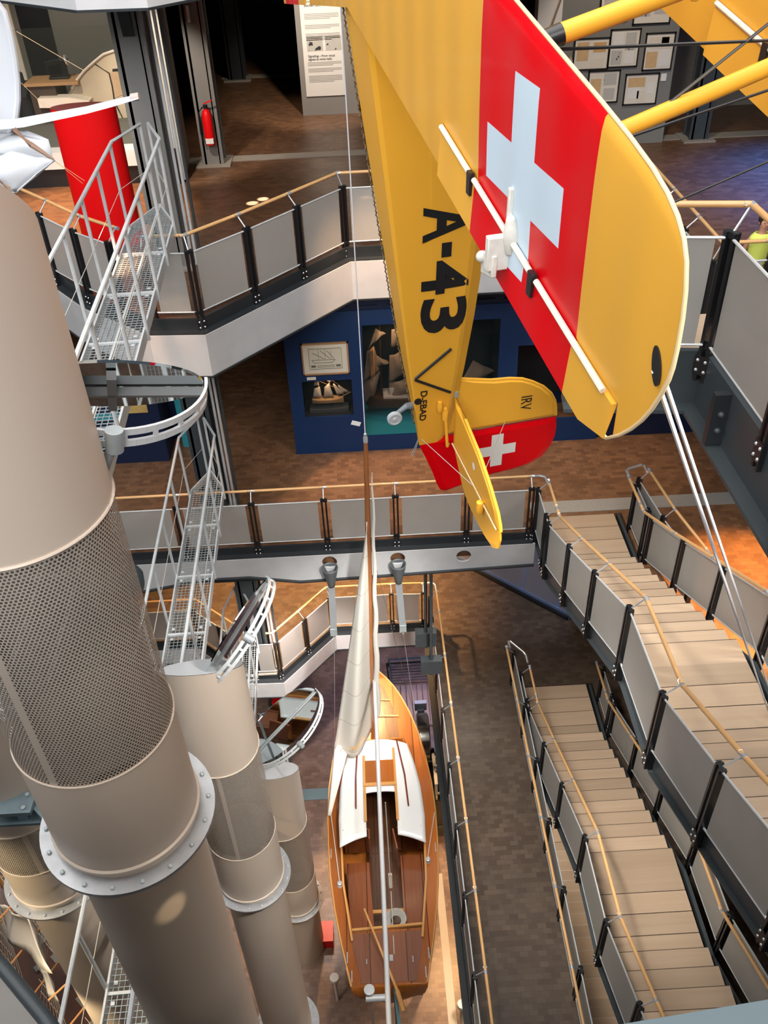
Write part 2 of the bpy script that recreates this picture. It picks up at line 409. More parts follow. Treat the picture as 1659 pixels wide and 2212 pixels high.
# ------------------------------------------------------------------ railings
def railing(label, pts, inside, group='perforated panel railings', h=1.05, skip=(), hr=None, start_ext=0., end_ext=0., off=.15, m=PANEL, loc=None):
    pts = [V(p) for p in pts]
    t = thing('railing', label, 'railing', loc or pts[0], group)
    o2 = offs([(p.x, p.y) for p in pts], inside*off)
    H = [V((q.x, q.y, p.z+h)) for q, p in zip(o2, pts)]
    n = len(pts)
    dirs = []
    for i in range(n):
        a = pts[max(0, i-1)]; c = pts[min(n-1, i+1)]; d = c-a; d.z = 0; dirs.append(d.normalized())
    for p, d in zip(pts, dirs):
        b = MB()
        for s in (-1, 1):
            b.obox(p+d*s*.032+V((0, 0, .36)), d*.013, V((d.y, -d.x, 0))*.034, V((0, 0, .56)))
        b.obox(p+V((0, 0, .9)), d*.055, V((d.y, -d.x, 0))*.02, V((0, 0, .022)))
        b.obox(p+V((0, 0, .08)), d*.055, V((d.y, -d.x, 0))*.02, V((0, 0, .018)))
        po = b.build('post', BLACK, t)
        b = MB(); sd = V((d.y, -d.x, 0))*(-inside)
        for s in (-1, 1):
            for z in (-.03, -.11): b.sphere(p+d*s*.032+sd*.04+V((0, 0, z)), .014, 6)
        b.obox(p+sd*.036+V((0, 0, -.07)), d*.055, V((d.y, -d.x, 0))*.006, V((0, 0, .075)))
        pl_ = b.build('bolt_plate', CHROME, po, fix=False); pl_.data.materials.append(BLACK)
        for f_ in list(pl_.data.polygons)[-6:]: f_.material_index = 1
    for i in range(n-1):
        if i in skip: continue
        a, c = pts[i], pts[i+1]; u = (c-a); L = V((u.x, u.y, 0)).length
        g = min(.1/L, .3)
        A, B = a.lerp(c, g), a.lerp(c, 1-g)
        nn = V((u.y, -u.x, 0)).normalized()*.004
        b = MB(); b.add([A+V((0, 0, .1))-nn, B+V((0, 0, .1))-nn, B+V((0, 0, .87))-nn, A+V((0, 0, .87))-nn, A+V((0, 0, .1))+nn, B+V((0, 0, .1))+nn, B+V((0, 0, .87))+nn, A+V((0, 0, .87))+nn],
              [(0,1,2,3),(7,6,5,4),(0,4,5,1),(1,5,6,2),(2,6,7,3),(3,7,4,0)])
        pa = b.build('panel', m, t)
        A, B = a.lerp(c, .04/L), a.lerp(c, 1-.04/L)
        for z, nm in ((.09, 'lower_rail'), (.88, 'upper_rail')): b = MB(); b.tube(A+V((0, 0, z)), B+V((0, 0, z)), .011, 6); b.build(nm, GALVL, pa)
    Hh = [V(q) for q in (hr or H)]
    if start_ext: Hh[0] = Hh[0]-(Hh[1]-Hh[0]).normalized()*start_ext
    if end_ext: Hh[-1] = Hh[-1]+(Hh[-1]-Hh[-2]).normalized()*end_ext
    b = MB()
    for a, c in zip(Hh, Hh[1:]): b.tube(a, c, .023, 10)
    for q in Hh[1:-1]: b.sphere(q, .0235, 8)
    b.build('handrail', RAILW, t)
    for i, (p, q) in enumerate(zip(pts, H)):
        b = MB(); k = .055
        dd = (H[min(i+1, n-1)]-q).normalized() if i < n-1 else (q-H[i-1]).normalized()
        d0 = (q-H[i-1]).normalized() if i else dd
        b.path([q-d0*k, q, q+dd*k], .0255, 10)
        b.tube(p+V((0, 0, .9)), q, .009, 6)
        b.build('bracket', CHROME, t)
    return t
f1 = [(-12+1.2*k, 12.985, L1) for k in range(3, 6)]
railing('upper left railing running off past the white glider to the picture edge', [(-7.2, 12.97, L1), (-6.1, 12.96, L1), (-5.0, 12.95, L1), (-4.4, 12.3, L1), (-3.77, 11.6, L1), (-3.2, 11.1, L1)], -1)
railing('upper railing climbing from the grey bulge to the yellow aeroplane fuselage', [(-2.72, 10.72, L1), (-2.12, 10.67, L1), (-1.46, 11.36, L1), (-.83, 12.08, L1), (-.2, 12.81, L1), (.42, 12.82, L1), (1.6, 12.82, L1), (2.8, 12.82, L1), (4.0, 12.82, L1)], -1)
railing('upper right railing along the edge of the blue lit floor behind the wing tip', [(4.05, 12.6, L1), (4.05, 11.6, L1), (4.05, 10.6, L1), (4.05, 9.6, L1), (4.75, 9.6, L1), (5.9, 9.6, L1), (7.0, 9.6, L1)], -1)
railing('long bridge railing passing behind the mast and the tail of the aeroplane', [(-6.7, 11.2, L2), (-5.5, 11.2, L2), (-4.36, 11.2, L2), (-3.15, 11.2, L2), (-1.95, 11.2, L2), (-.79, 11.2, L2), (.36, 11.2, L2), (1.52, 11.2, L2), (2.56, 11.2, L2)], -1)
railing('lower left railing on the amber floor behind the middle catwalk', [(-6.2, 13.4, L3), (-5.0, 13.4, L3), (-3.9, 13.4, L3), (-3.3, 12.86, L3), (-2.72, 12.33, L3)], -1)
railing('lower railing stepping from the column to the amber floor above the boat bow', [(-2.6, 12.31, L3), (-2.1, 12.3, L3), (-1.55, 12.94, L3), (-1.03, 13.55, L3), (-.4, 13.55, L3), (.28, 13.55, L3), (.96, 13.52, L3)], -1, m=PANELD)
YW = [13.35, 12.8, 11.6, 10.4, 9.2, 8.02, 6.85, 5.66, 4.46, 3.3]
railing('walkway railing beside the wooden boat', [(1.08, y, L3) for y in YW], -1, m=PANELD)
railing('walkway railing on the side next to the stairs', [(2.6, y, L3) for y in [11.7]+YW[3:]], 1, m=PANELD)

# ------------------------------------------------------------------ staircases
def staircase(z0, label, y_end=1.3, x0=2.78, x1=4.08, m=None):
    nose = mat('pale metal nosing', (.7, .66, .58), .4, .3) if z0 < 0 else mat('tread edge shadow line', (.045, .03, .02), .5)  # dark edge strip that also paints the shadow line of each tread
    t = thing('staircase', label, 'staircase', ((x0+x1)/2, 11.4, z0), 'pale wooden staircases')
    prof = [(11.58, z0), (10.24, z0), (6.5, z0+1.92), (5.3, z0+1.92), (y_end, z0+1.92+(5.3-y_end)/.31*.16)]
    def tread(ya, yb, z, th=.035):
        b = MB(); b.box((x0, yb, z-th), (x1, ya, z)); tr = b.build('tread', m or TREADP, t)
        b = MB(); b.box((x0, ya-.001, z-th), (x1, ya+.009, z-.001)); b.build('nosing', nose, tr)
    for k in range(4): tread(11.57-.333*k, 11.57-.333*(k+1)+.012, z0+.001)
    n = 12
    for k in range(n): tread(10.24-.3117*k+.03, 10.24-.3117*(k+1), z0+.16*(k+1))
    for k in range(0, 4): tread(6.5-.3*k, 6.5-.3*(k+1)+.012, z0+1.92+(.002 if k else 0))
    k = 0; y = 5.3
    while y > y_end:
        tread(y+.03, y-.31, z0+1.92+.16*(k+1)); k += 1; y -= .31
    for x, tp, dn in ((x0-.06, .1, .24), (x1+.055, -.015, .34)):
        up = [(x, y, z+tp) for y, z in prof]; lo = [(x, y, z-dn) for y, z in prof]
        b = MB(); m_ = len(prof)
        vs = [V(p)+V((dx, 0, 0)) for dx in (0, .05) for p in up+lo]
        fs = []
        for i in range(m_-1):
            fs += [(i, i+1, m_+i+1, m_+i), (2*m_+i, 2*m_+m_+i, 2*m_+m_+i+1, 2*m_+i+1), (i, 2*m_+i, 2*m_+i+1, i+1), (m_+i, m_+i+1, 3*m_+i+1, 3*m_+i)]
        fs += [(0, m_, 3*m_, 2*m_), (m_-1, 3*m_-1, 4*m_-1, 2*m_-1)]
        b.add(vs, fs)
        # lower flange, wider than the web
        for i in range(m_-1): b.bar(V(lo[i])+V((.025, 0, 0)), V(lo[i+1])+V((.025, 0, 0)), .14, .02)
        b.build('stringer', STEEL, t)
    b = MB()
    for (ya, za), (yb, zb_) in zip(prof, prof[1:]): b.bar(((x0+x1)/2+.03, ya, za-.3), ((x0+x1)/2+.03, yb, zb_-.3), x1-x0+.1, .012)
    b.build('soffit', CHAN, t)
    return prof
def stair_z(z0, y):
    if y > 10.24: return z0
    if y > 6.5: return z0+(10.24-y)/3.74*1.92
    if y > 5.3: return z0+1.92
    return z0+1.92+(5.3-y)/.31*.16
YS = [11.17, 10.5, 10.3, 9.07, 7.85, 6.57, 5.37, 4.13, 2.95]
for z0, lab, rl, rr in ((L2, 'uppermost wide pale staircase coming forward at the right edge', 'railing on the boat side of the uppermost staircase', 'railing on the far right side of the uppermost staircase'),
                    (L3, 'middle pale staircase between the walkway and the uppermost stairs', 'railing between walkway and middle staircase', 'railing in the shade under the uppermost staircase'),
                    (L0, 'lowest sunlit stair flight glimpsed through the walkway railing', 'low railing beside the lowest stair flight', 'far railing of the lowest stair flight')):
    staircase(z0, lab, 2.0 if z0 > 0 else 2.0)
    railing(rl, [(2.66, y, stair_z(z0, y)) for y in YS], -1, 'stair railings', m=PANELD)
    if z0 > 0:
        railing(rr, [(4.24, y, stair_z(z0, y)) for y in YS], 1, 'stair railings', m=PANELD)
    else:
        pass
# second guard rail round the stair head on the bridge floor
railing('short guard rail with chrome end beside the head of the uppermost stairs', [(4.32, 11.3, L2), (4.42, 10.3, L2), (4.6, 9.3, L2)], -1, 'stair railings', m=PANELD)
def uturn(a, b, label, out=.22):
    a, b = V(a), V(b); d = V((0, out, 0))
    o = MB().path([a, a+d*.8, a+d+(b-a)*.12, b+d-(b-a)*.12, b+d*.8, b], .022, 10).build('handrail_return', CHROME, at=a)
    return tag(o, label, 'handrail')
uturn((2.51, 11.7, L3+1.05), (2.79, 11.3, L3+1.05), 'bright chrome handrail loop at the head of the middle staircase')
uturn((4.1, 11.17, L2+1.05), (4.42, 11.3, L2+1.05), 'chrome handrail loop beside the grey strip, at the head of the uppermost stairs')
o = MB().path([(2.5, 11.35, L2+1.05), (2.7, 11.35, L2+1.05), (2.78, 11.3, L2+1.05), (2.8, 11.1, L2+1.05)], .023, 10).build('handrail_return', CHROME, at=(2.6, 11.3, L2+1.05))
tag(o, 'chrome corner bend joining bridge handrail and stair handrail under the tail', 'handrail')
o = MB().path([(.96, 13.68, L3+1.05), (1.13, 13.68, L3+1.05), (1.22, 13.6, L3+1.05), (1.23, 13.35, L3+1.05)], .023, 10).build('handrail_return', CHROME, at=(1.0, 13.6, L3+1.05))
tag(o, 'chrome corner bend of the walkway handrail behind the boat', 'handrail')

# landing gallery close to the viewer at the right edge
GZ = 13.82
railing('tall railing with corner post close to the viewer at the right edge', [(1.55, 5.75, GZ), (2.47, 5.62, GZ), (2.48, 4.5, GZ), (2.48, 3.4, GZ)], 1 if False else -1, 'stair railings', m=PANELD)
t = thing('landing', 'dark steel landing under the near right railing with bolted brackets', 'landing', (3.1, 5.2, GZ))
MB().poly([(1.5, 5.8, GZ-.06), (2.5, 5.68, GZ-.06), (2.52, 3.0, GZ-.06), (2.9, 3.0, GZ-.06), (2.9, 6.3, GZ-.06), (1.5, 6.3, GZ-.06)], (0, 0, .05)).build('deck', TREADP, t)
b = MB(); strip(b, [(1.5, 5.8), (2.5, 5.68), (2.52, 3.0)], [(-.02, GZ+.02), (.03, GZ+.02), (.03, GZ-.42), (.14, GZ-.42), (.14, GZ-.45), (-.1, GZ-.45), (-.1, GZ-.42), (-.02, GZ-.42)])
b.build('edge_beam', STEEL, t)
for y in (5.1, 3.9):
    b = MB(); b.box((2.36, y-.03, GZ-.4), (2.49, y+.03, GZ+.0))
    br = b.build('rib', CHAN, t)
    b = MB(); b.sphere((2.42, y-.04, GZ-.15), .024, 8); b.sphere((2.42, y-.04, GZ-.28), .024, 8); b.build('bolt', STEEL, br)

# ------------------------------------------------------------------ the yellow biplane hanging nose up
RM = [[.006, .197, .98], [-.059, -.979, .197], [.998, -.059, .006]]
pr = bpy.data.objects.new('biplane', None); COL.objects.link(pr)
m4 = Matrix.Identity(4)
cx_, cy_, cz_ = [V([RM[r][c] for r in range(3)]) for c in range(3)]
cx_.normalize(); cy_ = (cy_-cx_*cy_.dot(cx_)).normalized(); cz_ = cx_.cross(cy_)
for r in range(3):
    m4[r][0] = cx_[r]; m4[r][1] = cy_[r]; m4[r][2] = cz_[r]; m4[r][3] = (.515, 6.473, 12.66)[r]
pr.matrix_world = m4; ORG['biplane'] = V((0, 0, 0)); PLANE = m4
tag(pr, 'yellow and red biplane hanging nose up with white crosses and black fuselage lettering', 'aeroplane')
YEL = (.70, .36, .045); REDC = (.62, .0, .004); CROSS = (.52, .64, .74)
YELLOW = mat('yellow doped fabric', (.76, .38, .036), .38, var=.05, scale=2, coat=.06, bump=.05, bscale=3, spec=.25)
def paint(name, ybase, rules):
    """yellow dope with painted areas; rules are functions (N,L,sx,sy,sz)->mask, colour"""
    m = mat(name, ybase, .36, var=.05, scale=2, coat=.08, spec=.2); N, L, b = nodes(m)
    tc = N.new('ShaderNodeTexCoord'); sp = N.new('ShaderNodeSeparateXYZ'); L.new(tc.outputs['Object'], sp.inputs[0])
    col = b.inputs['Base Color'].links[0].from_socket
    for fn, c in rules: col = mixc(N, L, fn(N, L, *sp.outputs[:3]), col, c)
    L.new(col, b.inputs['Base Color'])
    # shallow ripples where the cloth stretches over the ribs
    rib = math_(N, L, 'SINE', math_(N, L, 'MULTIPLY', sp.outputs[1], 2*pi/.33))
    bp = N.new('ShaderNodeBump'); bp.inputs['Strength'].default_value = .25; bp.inputs['Distance'].default_value = .012
    L.new(rib, bp.inputs['Height']); L.new(bp.outputs['Normal'], b.inputs['Normal'])
    return m
def band(N, L, v, lo, hi):
    return math_(N, L, 'MULTIPLY', math_(N, L, 'GREATER_THAN', v, lo), math_(N, L, 'LESS_THAN', v, hi))
def cross_mask(N, L, u, v, uc, vc, a, w):
    du = math_(N, L, 'ABSOLUTE', math_(N, L, 'SUBTRACT', u, uc)); dv = math_(N, L, 'ABSOLUTE', math_(N, L, 'SUBTRACT', v, vc))
    h = math_(N, L, 'MULTIPLY', math_(N, L, 'LESS_THAN', du, a), math_(N, L, 'LESS_THAN', dv, w))
    k = math_(N, L, 'MULTIPLY', math_(N, L, 'LESS_THAN', du, w), math_(N, L, 'LESS_THAN', dv, a))
    return math_(N, L, 'MAXIMUM', h, k)
WINGM = paint('wing paint with red band and white cross', YEL, [
    (lambda N, L, x, y, z: band(N, L, math_(N, L, 'ABSOLUTE', y), 2.308, 3.357), REDC),
    (lambda N, L, x, y, z: cross_mask(N, L, x, math_(N, L, 'ABSOLUTE', y), 3.362, 2.776, .372, .112), CROSS)])
RUDM = paint('red rudder paint with white cross', REDC, [
    (lambda N, L, x, y, z: cross_mask(N, L, x, z, -.258, .645, .18, .056), (.68, .68, .66))])
UPW = paint('plain yellow wing paint', YEL, [])
SW, DI, XL, ZW, CH = .194, .0394, 4.451, -.555, 1.04
UP_ = [(0, 0), (.015, .028), (.06, .055), (.18, .085), (.35, .092), (.55, .075), (.75, .045), (.9, .02), (1, .004)]
LO_ = [(0, 0), (.015, -.012), (.06, -.018), (.18, -.02), (.35, -.018), (.55, -.014), (.75, -.008), (.9, -.004), (1, -.001)]
def section(xle, xte, y, zw, c0=0., c1=1., n=12):
    ch = xle-xte; up = []; lo = []; tk = 1-min(1, max(0, (y-3.2)/.75))**2*.75
    for i in range(n+1):
        c = c0+(c1-c0)*(1-math.cos(pi*i/n))/2
        up.append(V((xle-c*ch, y, zw+.012+interp(UP_, c)*ch*tk))); lo.append(V((xle-c*ch, y, zw+.012+interp(LO_, c)*ch*tk)))
    return up+lo[::-1]
def loft(b, secs, cap=True):
    n = len(secs[0]); vs = [p for s in secs for p in s]
    fs = [(i*n+k, i*n+(k+1) % n, (i+1)*n+(k+1) % n, (i+1)*n+k) for i in range(len(secs)-1) for k in range(n)]
    b.add(vs, fs, True)
    if cap: b.add(list(secs[0]), [tuple(range(n))]); b.add(list(secs[-1]), [tuple(range(n-1, -1, -1))])
    return b
TIPLE = [(0, 0), (3.30, 0), (3.5, .004), (3.65, .014), (3.75, .032), (3.82, .058), (3.87, .092), (3.905, .14), (3.93, .21), (3.945, .29), (3.952, .38)]
TIPTE = [(0, 1.04), (3.5, 1.035), (3.66, .99), (3.74, .9), (3.80, .82), (3.85, .74), (3.89, .66), (3.925, .57), (3.945, .50), (3.952, .45)]
def wing(name, xl, zw, dz, material, side, ys_cut):
    """one wing half with a cut-out for the aileron"""
    le = lambda y: xl-math.tan(SW)*y-interp(TIPLE, y)
    te = lambda y: xl-math.tan(SW)*y-interp(TIPTE, y)
    zz = lambda y: zw+math.tan(DI)*y
    b = MB(); HC = .80
    a0, a1 = ys_cut
    for y0, y1, n, cut in ((.0, a0, 8, 0), (a0, a1, 10, 1), (a1, 3.952, 18, 0)):
        secs = []
        for i in range(n+1):
            y = lerp(y0, y1, i/n) if y1 < 3.9 else lerp(y0, y1, 1-(1-i/n)**2)
            xle, xte = le(y), te(y)
            c1 = (xle-(xl-math.tan(SW)*y-HC))/(xle-xte) if cut else 1
            s = section(xle, xte, y, zz(y), 0, c1)
            secs.append([V((p.x, side*p.y, p.z)) for p in s])
        loft(b, secs)
    w = b.build(name, material, pr)
    secs = []
    for i in range(11):
        y = lerp(a0+.012, a1-.012, i/10); xle, xte = le(y), te(y); ch = xle-xte
        hx = xl-math.tan(SW)*y-HC-.012
        s = section(xle, xte, y, zz(y)-.016, (xle-hx)/ch, 1, 8)
        q = []
        for p in s:
            t_ = (hx-p.x); q.append(V((p.x, side*p.y, p.z-.09*t_)))
        secs.append(q)
    b = MB(); loft(b, secs)
    ai = b.build('aileron', material, w)
    b = MB()
    y0, y1 = a0+.02, a1-.02
    pts = [V((xl-math.tan(SW)*y-HC-.006, side*y, zz(y)-.012)) for y in (y0, (y0+y1)/2, y1)]
    gaps = [(0, .21), (.245, .60), (.635, .97)] if abs(zw-ZW) < .01 else [(0, .4), (.45, .97)]
    for g0, g1 in gaps:
        b.tube(pts[0].lerp(pts[2], g0), pts[0].lerp(pts[2], g1), .013, 8)
    b.build('aileron_nose', mat('aileron nose highlight', (.72, .64, .55), .4, var=.1), w)  # pale tube paints the lit highlight along the aileron nose
    for g in (.228, .618):
        q = pts[0].lerp(pts[2], g); b = MB(); b.obox(q+V((-.03, 0, -.004)), (.05, 0, 0), (0, .022, 0), (0, 0, .012)); b.build('hinge_pocket', BLACK, w)
    return w
lw = wing('lower_wing', XL, ZW, 0, WINGM, 1, (1.83, 3.70))
wing('lower_wing', XL, ZW, 0, WINGM, -1, (1.83, 3.70))
uw = wing('upper_wing', XL+.35, .87, 0, UPW, 1, (1.68, 3.70))
wing('upper_wing', XL+.35, .87, 0, UPW, -1, (1.68, 3.70))
# pale strip painting the leading edge highlight, tip handhold and control horn of the lower port wing
b = MB(); pts = []
for y in [.6, 1.5, 2.4, 3.1]+[q[0] for q in TIPLE[1:]]: pts.append(V((XL-math.tan(SW)*y-interp(TIPLE, y)+.002, y, ZW+math.tan(DI)*y+.014)))
for y, c in TIPTE[::-1][:9]: pts.append(V((XL-math.tan(SW)*y-c, y, ZW+math.tan(DI)*y+.014)))
b.path(pts, .0075, 8); b.build('leading_edge_highlight', mat('cream edge highlight', (.68, .52, .30), .45, var=.08), lw)
b = MB(); c = V((3.185, 3.878, -.392)); d1 = V((-.062, .022, 0)); d2 = V((.008, .024, 0))
b.add([c+d1*math.cos(a)+d2*math.sin(a)+V((0, 0, -.007)) for a in [2*pi*i/20 for i in range(20)]]+[c+d1*.9*math.cos(a)+d2*.8*math.sin(a)+V((0, 0, .03)) for a in [2*pi*i/20 for i in range(20)]],
      [tuple(range(20)), tuple(range(39, 19, -1))]+[(i, (i+1) % 20, 20+(i+1) % 20, 20+i) for i in range(20)])
b.build('handhold', BLACK, lw)
b = MB(); b.lathe((3.10, 2.74, ZW+.1), [(.0, -.06), (.03, -.05), (.038, .02), (.02, .1), (0, .14)], 10, (1, 0, -.1))
b.obox((3.05, 2.72, ZW+.05), (.075, 0, 0), (0, .02, 0), (0, 0, .05)); b.obox((2.98, 2.68, ZW+.03), (.05, .0, 0), (.02, .07, 0), (0, 0, .012)); b.sphere((2.99, 2.62, ZW+.02), .028, 8)
b.obox((3.2, 2.7, ZW+.1), (.11, 0, 0), (0, .012, 0), (0, 0, .012))
b.build('aileron_horn', mat('worn white paint', (.62, .61, .56), .5, var=.25, scale=20), lw, bevel=.01)
# fuselage
FZB = [(-.05, -.085), (.1, -.10), (.9, -.215), (1.75, -.315), (2.65, -.42), (3.5, -.515), (4.5, -.56), (5.6, -.5), (6.1, -.3)]
FZT = [(-.05, .12), (.1, .2), (.67, .305), (1.2, .375), (1.75, .43), (2.2, .48), (3, .55), (4.5, .62), (5.6, .5), (6.1, .3)]
FWD = [(-.05, .02), (.3, .075), (.7, .125), (1.2, .175), (1.8, .225), (2.5, .285), (3.2, .335), (4, .37), (5, .38), (5.6, .35), (6.1, .2)]
secs = []
for x in [-.05, .1, .3, .5, .7, .95, 1.2, 1.5, 1.8, 2.1, 2.5, 2.9, 3.3, 3.7, 4.2, 4.8, 5.3, 5.7, 6.0, 6.1]:
    zb_, zt_, w = interp(FZB, x), interp(FZT, x), interp(FWD, x); h = zt_-zb_
    half = [(0, zb_), (.86*w, zb_), (.95*w, zb_+.03*h), (w*.99, zb_+.34*h), (w, zb_+.36*h), (w*.985, zb_+.74*h), (w*.9, zb_+.8*h), (w*.5, zt_-.05*h), (0, zt_)]
    secs.append([V((x, y, z)) for y, z in half]+[V((x, -y, z)) for y, z in half[-2:0:-1]])
b = MB(); loft(b, secs); b.sm = [False]*len(b.sm)
fu = b.build('fuselage', YELLOW, pr)
me = fu.data; bv = BVHTree.FromPolygons([v.co.copy() for v in me.vertices], [list(p.vertices) for p in me.polygons])
def on_side(x, z, lift=.004):
    h = bv.ray_cast(V((x, 3, z)), V((0, -1, 0)))
    return (h[0].y if h[0] else .1)+lift
def side_text(body, size, x0, z0, length, height, parent, surf, name='lettering', bold=.0):
    cu = bpy.data.curves.new('tmp', 'FONT'); cu.body = body; cu.size = size; cu.extrude = .001; cu.offset = bold; cu.resolution_u = 4
    vs, fs = _curve_mesh(cu, .001)
    ax, bx = min(p.x for p in vs), max(p.x for p in vs); ay, by = min(p.y for p in vs), max(p.y for p in vs)
    out = []
    for p in vs:
        x = x0-(p.x-ax)/(bx-ax)*length; z = z0+(p.y-ay)/(by-ay)*height
        out.append(V((x, surf(x, z)+p.z, z)))
    b = MB(); b.add(out, fs); return b.build(name, BLACK, parent)
for ch_, xa, ln_, zz_, hh_ in (('A', 2.20, .27, -.125, .37), ('-', 1.915, .115, .02, .075), ('4', 1.775, .28, -.125, .37), ('3', 1.46, .31, -.125, .37)): side_text(ch_, .5, xa, zz_, ln_, hh_, fu, on_side, bold=.014)
side_text('D-EBAD', .1, .58, -.1, .33, .058, fu, on_side, bold=.002)
# lacing along the starboard belly edge
b = MB(); pts = []
for i in range(220):
    x = lerp(.15, 4.2, i/219); w = interp(FWD, x); pts.append(V((x, -.9*w+.008*math.sin(i*pi/2), interp(FZB, x)-.006-.008*(i % 2))))
b.path(pts, .006, 5); b.build('lacing', mat('dark lacing cord', (.12, .085, .04), .7, var=.2), fu)
# hand rails let into the side, little vent, sealing plate
b = MB()
for p, q in (((.73, -.155), (.98, .135)), ((.72, -.155), (.53, .155))):
    b.tube((p[0], on_side(*p)+.012, p[1]), (q[0], on_side(*q)+.012, q[1]), .012, 8)
b.build('grab_strut', BLACK, fu)
b = MB(); b.disc((.475, on_side(.475, -.12)+.002, -.12), .033, (0, 1, 0), 16); b.build('vent', BLACK, fu)
b = MB(); b.obox((.46, on_side(.46, .225)+.004, .225), (.028, 0, 0), (0, .004, 0), (0, 0, .016)); b.build('plate', GALV, fu)
b = MB(); b.lathe((.39, on_side(.39, .07)+.012, .07), [(0, -.06), (.02, -.05), (.028, 0), (.02, .05), (0, .06)], 10, (1, 0, 0))
b.tube((.36, on_side(.36, .115)+.02, .115), (-.03, .12, .14), .014, 8); b.tube((-.03, .12, .14), (-.06, .06, .17), .014, 8)
b.lathe((.3, on_side(.3, .12)+.015, .12), [(0, -.07), (.025, -.06), (.03, .03), (.012, .08)], 10, (1, 0, 0))
b.build('push_rod', YELLOW, fu)
# fin and rudder
def slab(b, out, t, edge_=.6):
    """lens shaped plate in the x-z plane: outline with thin rim"""
    n = len(out); cxm = sum(p[0] for p in out)/n; czm = sum(p[1] for p in out)/n
    inn = [(lerp(p[0], cxm, .12), lerp(p[1], czm, .12)) for p in out]
    vs = [(p[0], -.008, p[1]) for p in out]+[(p[0], .008, p[1]) for p in out]+[(p[0], -t, p[1]) for p in inn]+[(p[0], t, p[1]) for p in inn]
    fs = [(i, (i+1) % n, n+(i+1) % n, n+i) for i in range(n)]+[(i, (i+1) % n, 2*n+(i+1) % n, 2*n+i) for i in range(n)]+[(n+i, n+(i+1) % n, 3*n+(i+1) % n, 3*n+i) for i in range(n)]
    fs += [tuple(range(2*n, 3*n)), tuple(range(4*n-1, 3*n-1, -1))]
    b.add(vs, fs); return b
FIN = [(.01, .15), (.60, .2), (.55, .33), (.50, .55), (.486, .72), (.46, .84), (.413, .937), (.345, 1.04), (.257, 1.124), (.17, 1.17), (.096, 1.187), (.012, 1.197)]
RUD = [(-.008, -.084), (-.008, 1.2), (-.11, 1.212), (-.219, 1.208), (-.33, 1.175), (-.44, 1.1), (-.5, .98), (-.53, .8), (-.545, .6), (-.585, .4), (-.63, .24), (-.645, .17), (-.62, .12), (-.54, .085), (-.4, .045), (-.22, -.02), (-.08, -.075)]
fi = slab(MB(), FIN, .026).build('fin', YELLOW, pr)
b = MB(); b.path([(x+.004, 0, z) for x, z in FIN[1:]], .014, 8); b.build('fin_edge', YELLOW, fi)
side_text('IRV', .1, .295, .835, .145, .1, fi, lambda x, z: .029, bold=.0)
ru = slab(MB(), RUD, .022).build('rudder', RUDM, pr)
# tailplane (port and starboard)
STL = [(.02, .13), (.46, .138), (.43, .4), (.355, .78), (.235, 1.085), (.14, 1.254), (.06, 1.322), (.02, 1.335)]
ELV = [(.0, .13), (.0, 1.335), (-.06, 1.345), (-.173, 1.318), (-.262, 1.214), (-.30, 1.05), (-.312, .85), (-.313, .673), (-.29, .5), (-.245, .40), (-.13, .26), (-.05, .17)]
for sd in (1, -1):
    def hslab(out, t):
        b = slab(MB(), out, t); b.v = [V((p.x, sd*p.z, .2+p.y)) for p in b.v]; return b
    st = hslab(STL, .022).build('tailplane', YELLOW, pr)
    b = MB(); b.path([(x+.004, sd*y, .2) for x, y in STL[1:]], .015, 8); b.build('tailplane_edge', YELLOW, st)
    el = hslab(ELV, .018).build('elevator', YELLOW, pr)
    b = MB(); b.lathe((-.01, sd*.98, .15), [(0, -.07), (.03, -.05), (.036, 0), (.03, .05), (0, .07)], 10, (1, 0, 0)); b.build('hinge_fairing', YELLOW, el)
    b = MB(); b.tube((.02, sd*.16, .172), (.02, sd*1.3, .174), .008, 6); b.build('hinge_line', mat('cream edge highlight', (1, 1, 1)), el)  # cream colour paints the highlight along the hinge line
    b = MB(); b.disc((.2, sd*.72, .174), .035, (0, 0, -1), 16); b.build('patch', WHITE, st)
    b = MB(); b.tube((.02, sd*.02, -.07), (.0, sd*.74, .18), .0035, 5); b.tube((.06, 0, .72), (.02, sd*.75, .22), .0035, 5); b.build('bracing_wire', WIRE, pr)
# tail wheel
b = MB(); b.tube((.37, 0, -.13), (.40, .03, -.2), .035, 10, .028); b.tube((.40, .03, -.2), (.36, .06, -.30), .026, 10, .018); b.obox((.36, .075, -.3), (.03, 0, 0), (0, .008, 0), (0, 0, .03))
tw = b.build('tail_wheel_leg', mat('blue grey rubber boot', (.16, .19, .22), .6, var=.2), pr)
b = MB(); b.lathe((.345, .1, -.325), [(0, -.02), (.05, -.02), (.064, -.012), (.064, .012), (.05, .02), (.045, .014), (.018, .014), (.015, .026), (0, .026)], 20, (0, 1, 0)); b.build('wheel', mat('pale grey tyre', (.4, .43, .46), .5, var=.1), tw)
# loop of wire on the tail post
b = MB(); b.path([(.01, 0, -.09), (-.1, .0, -.13), (-.16, 0, -.155), (-.17, 0, -.14), (-.1, 0, -.115), (.01, 0, -.085)], .004, 6); b.build('wire_loop', WIRE, pr)
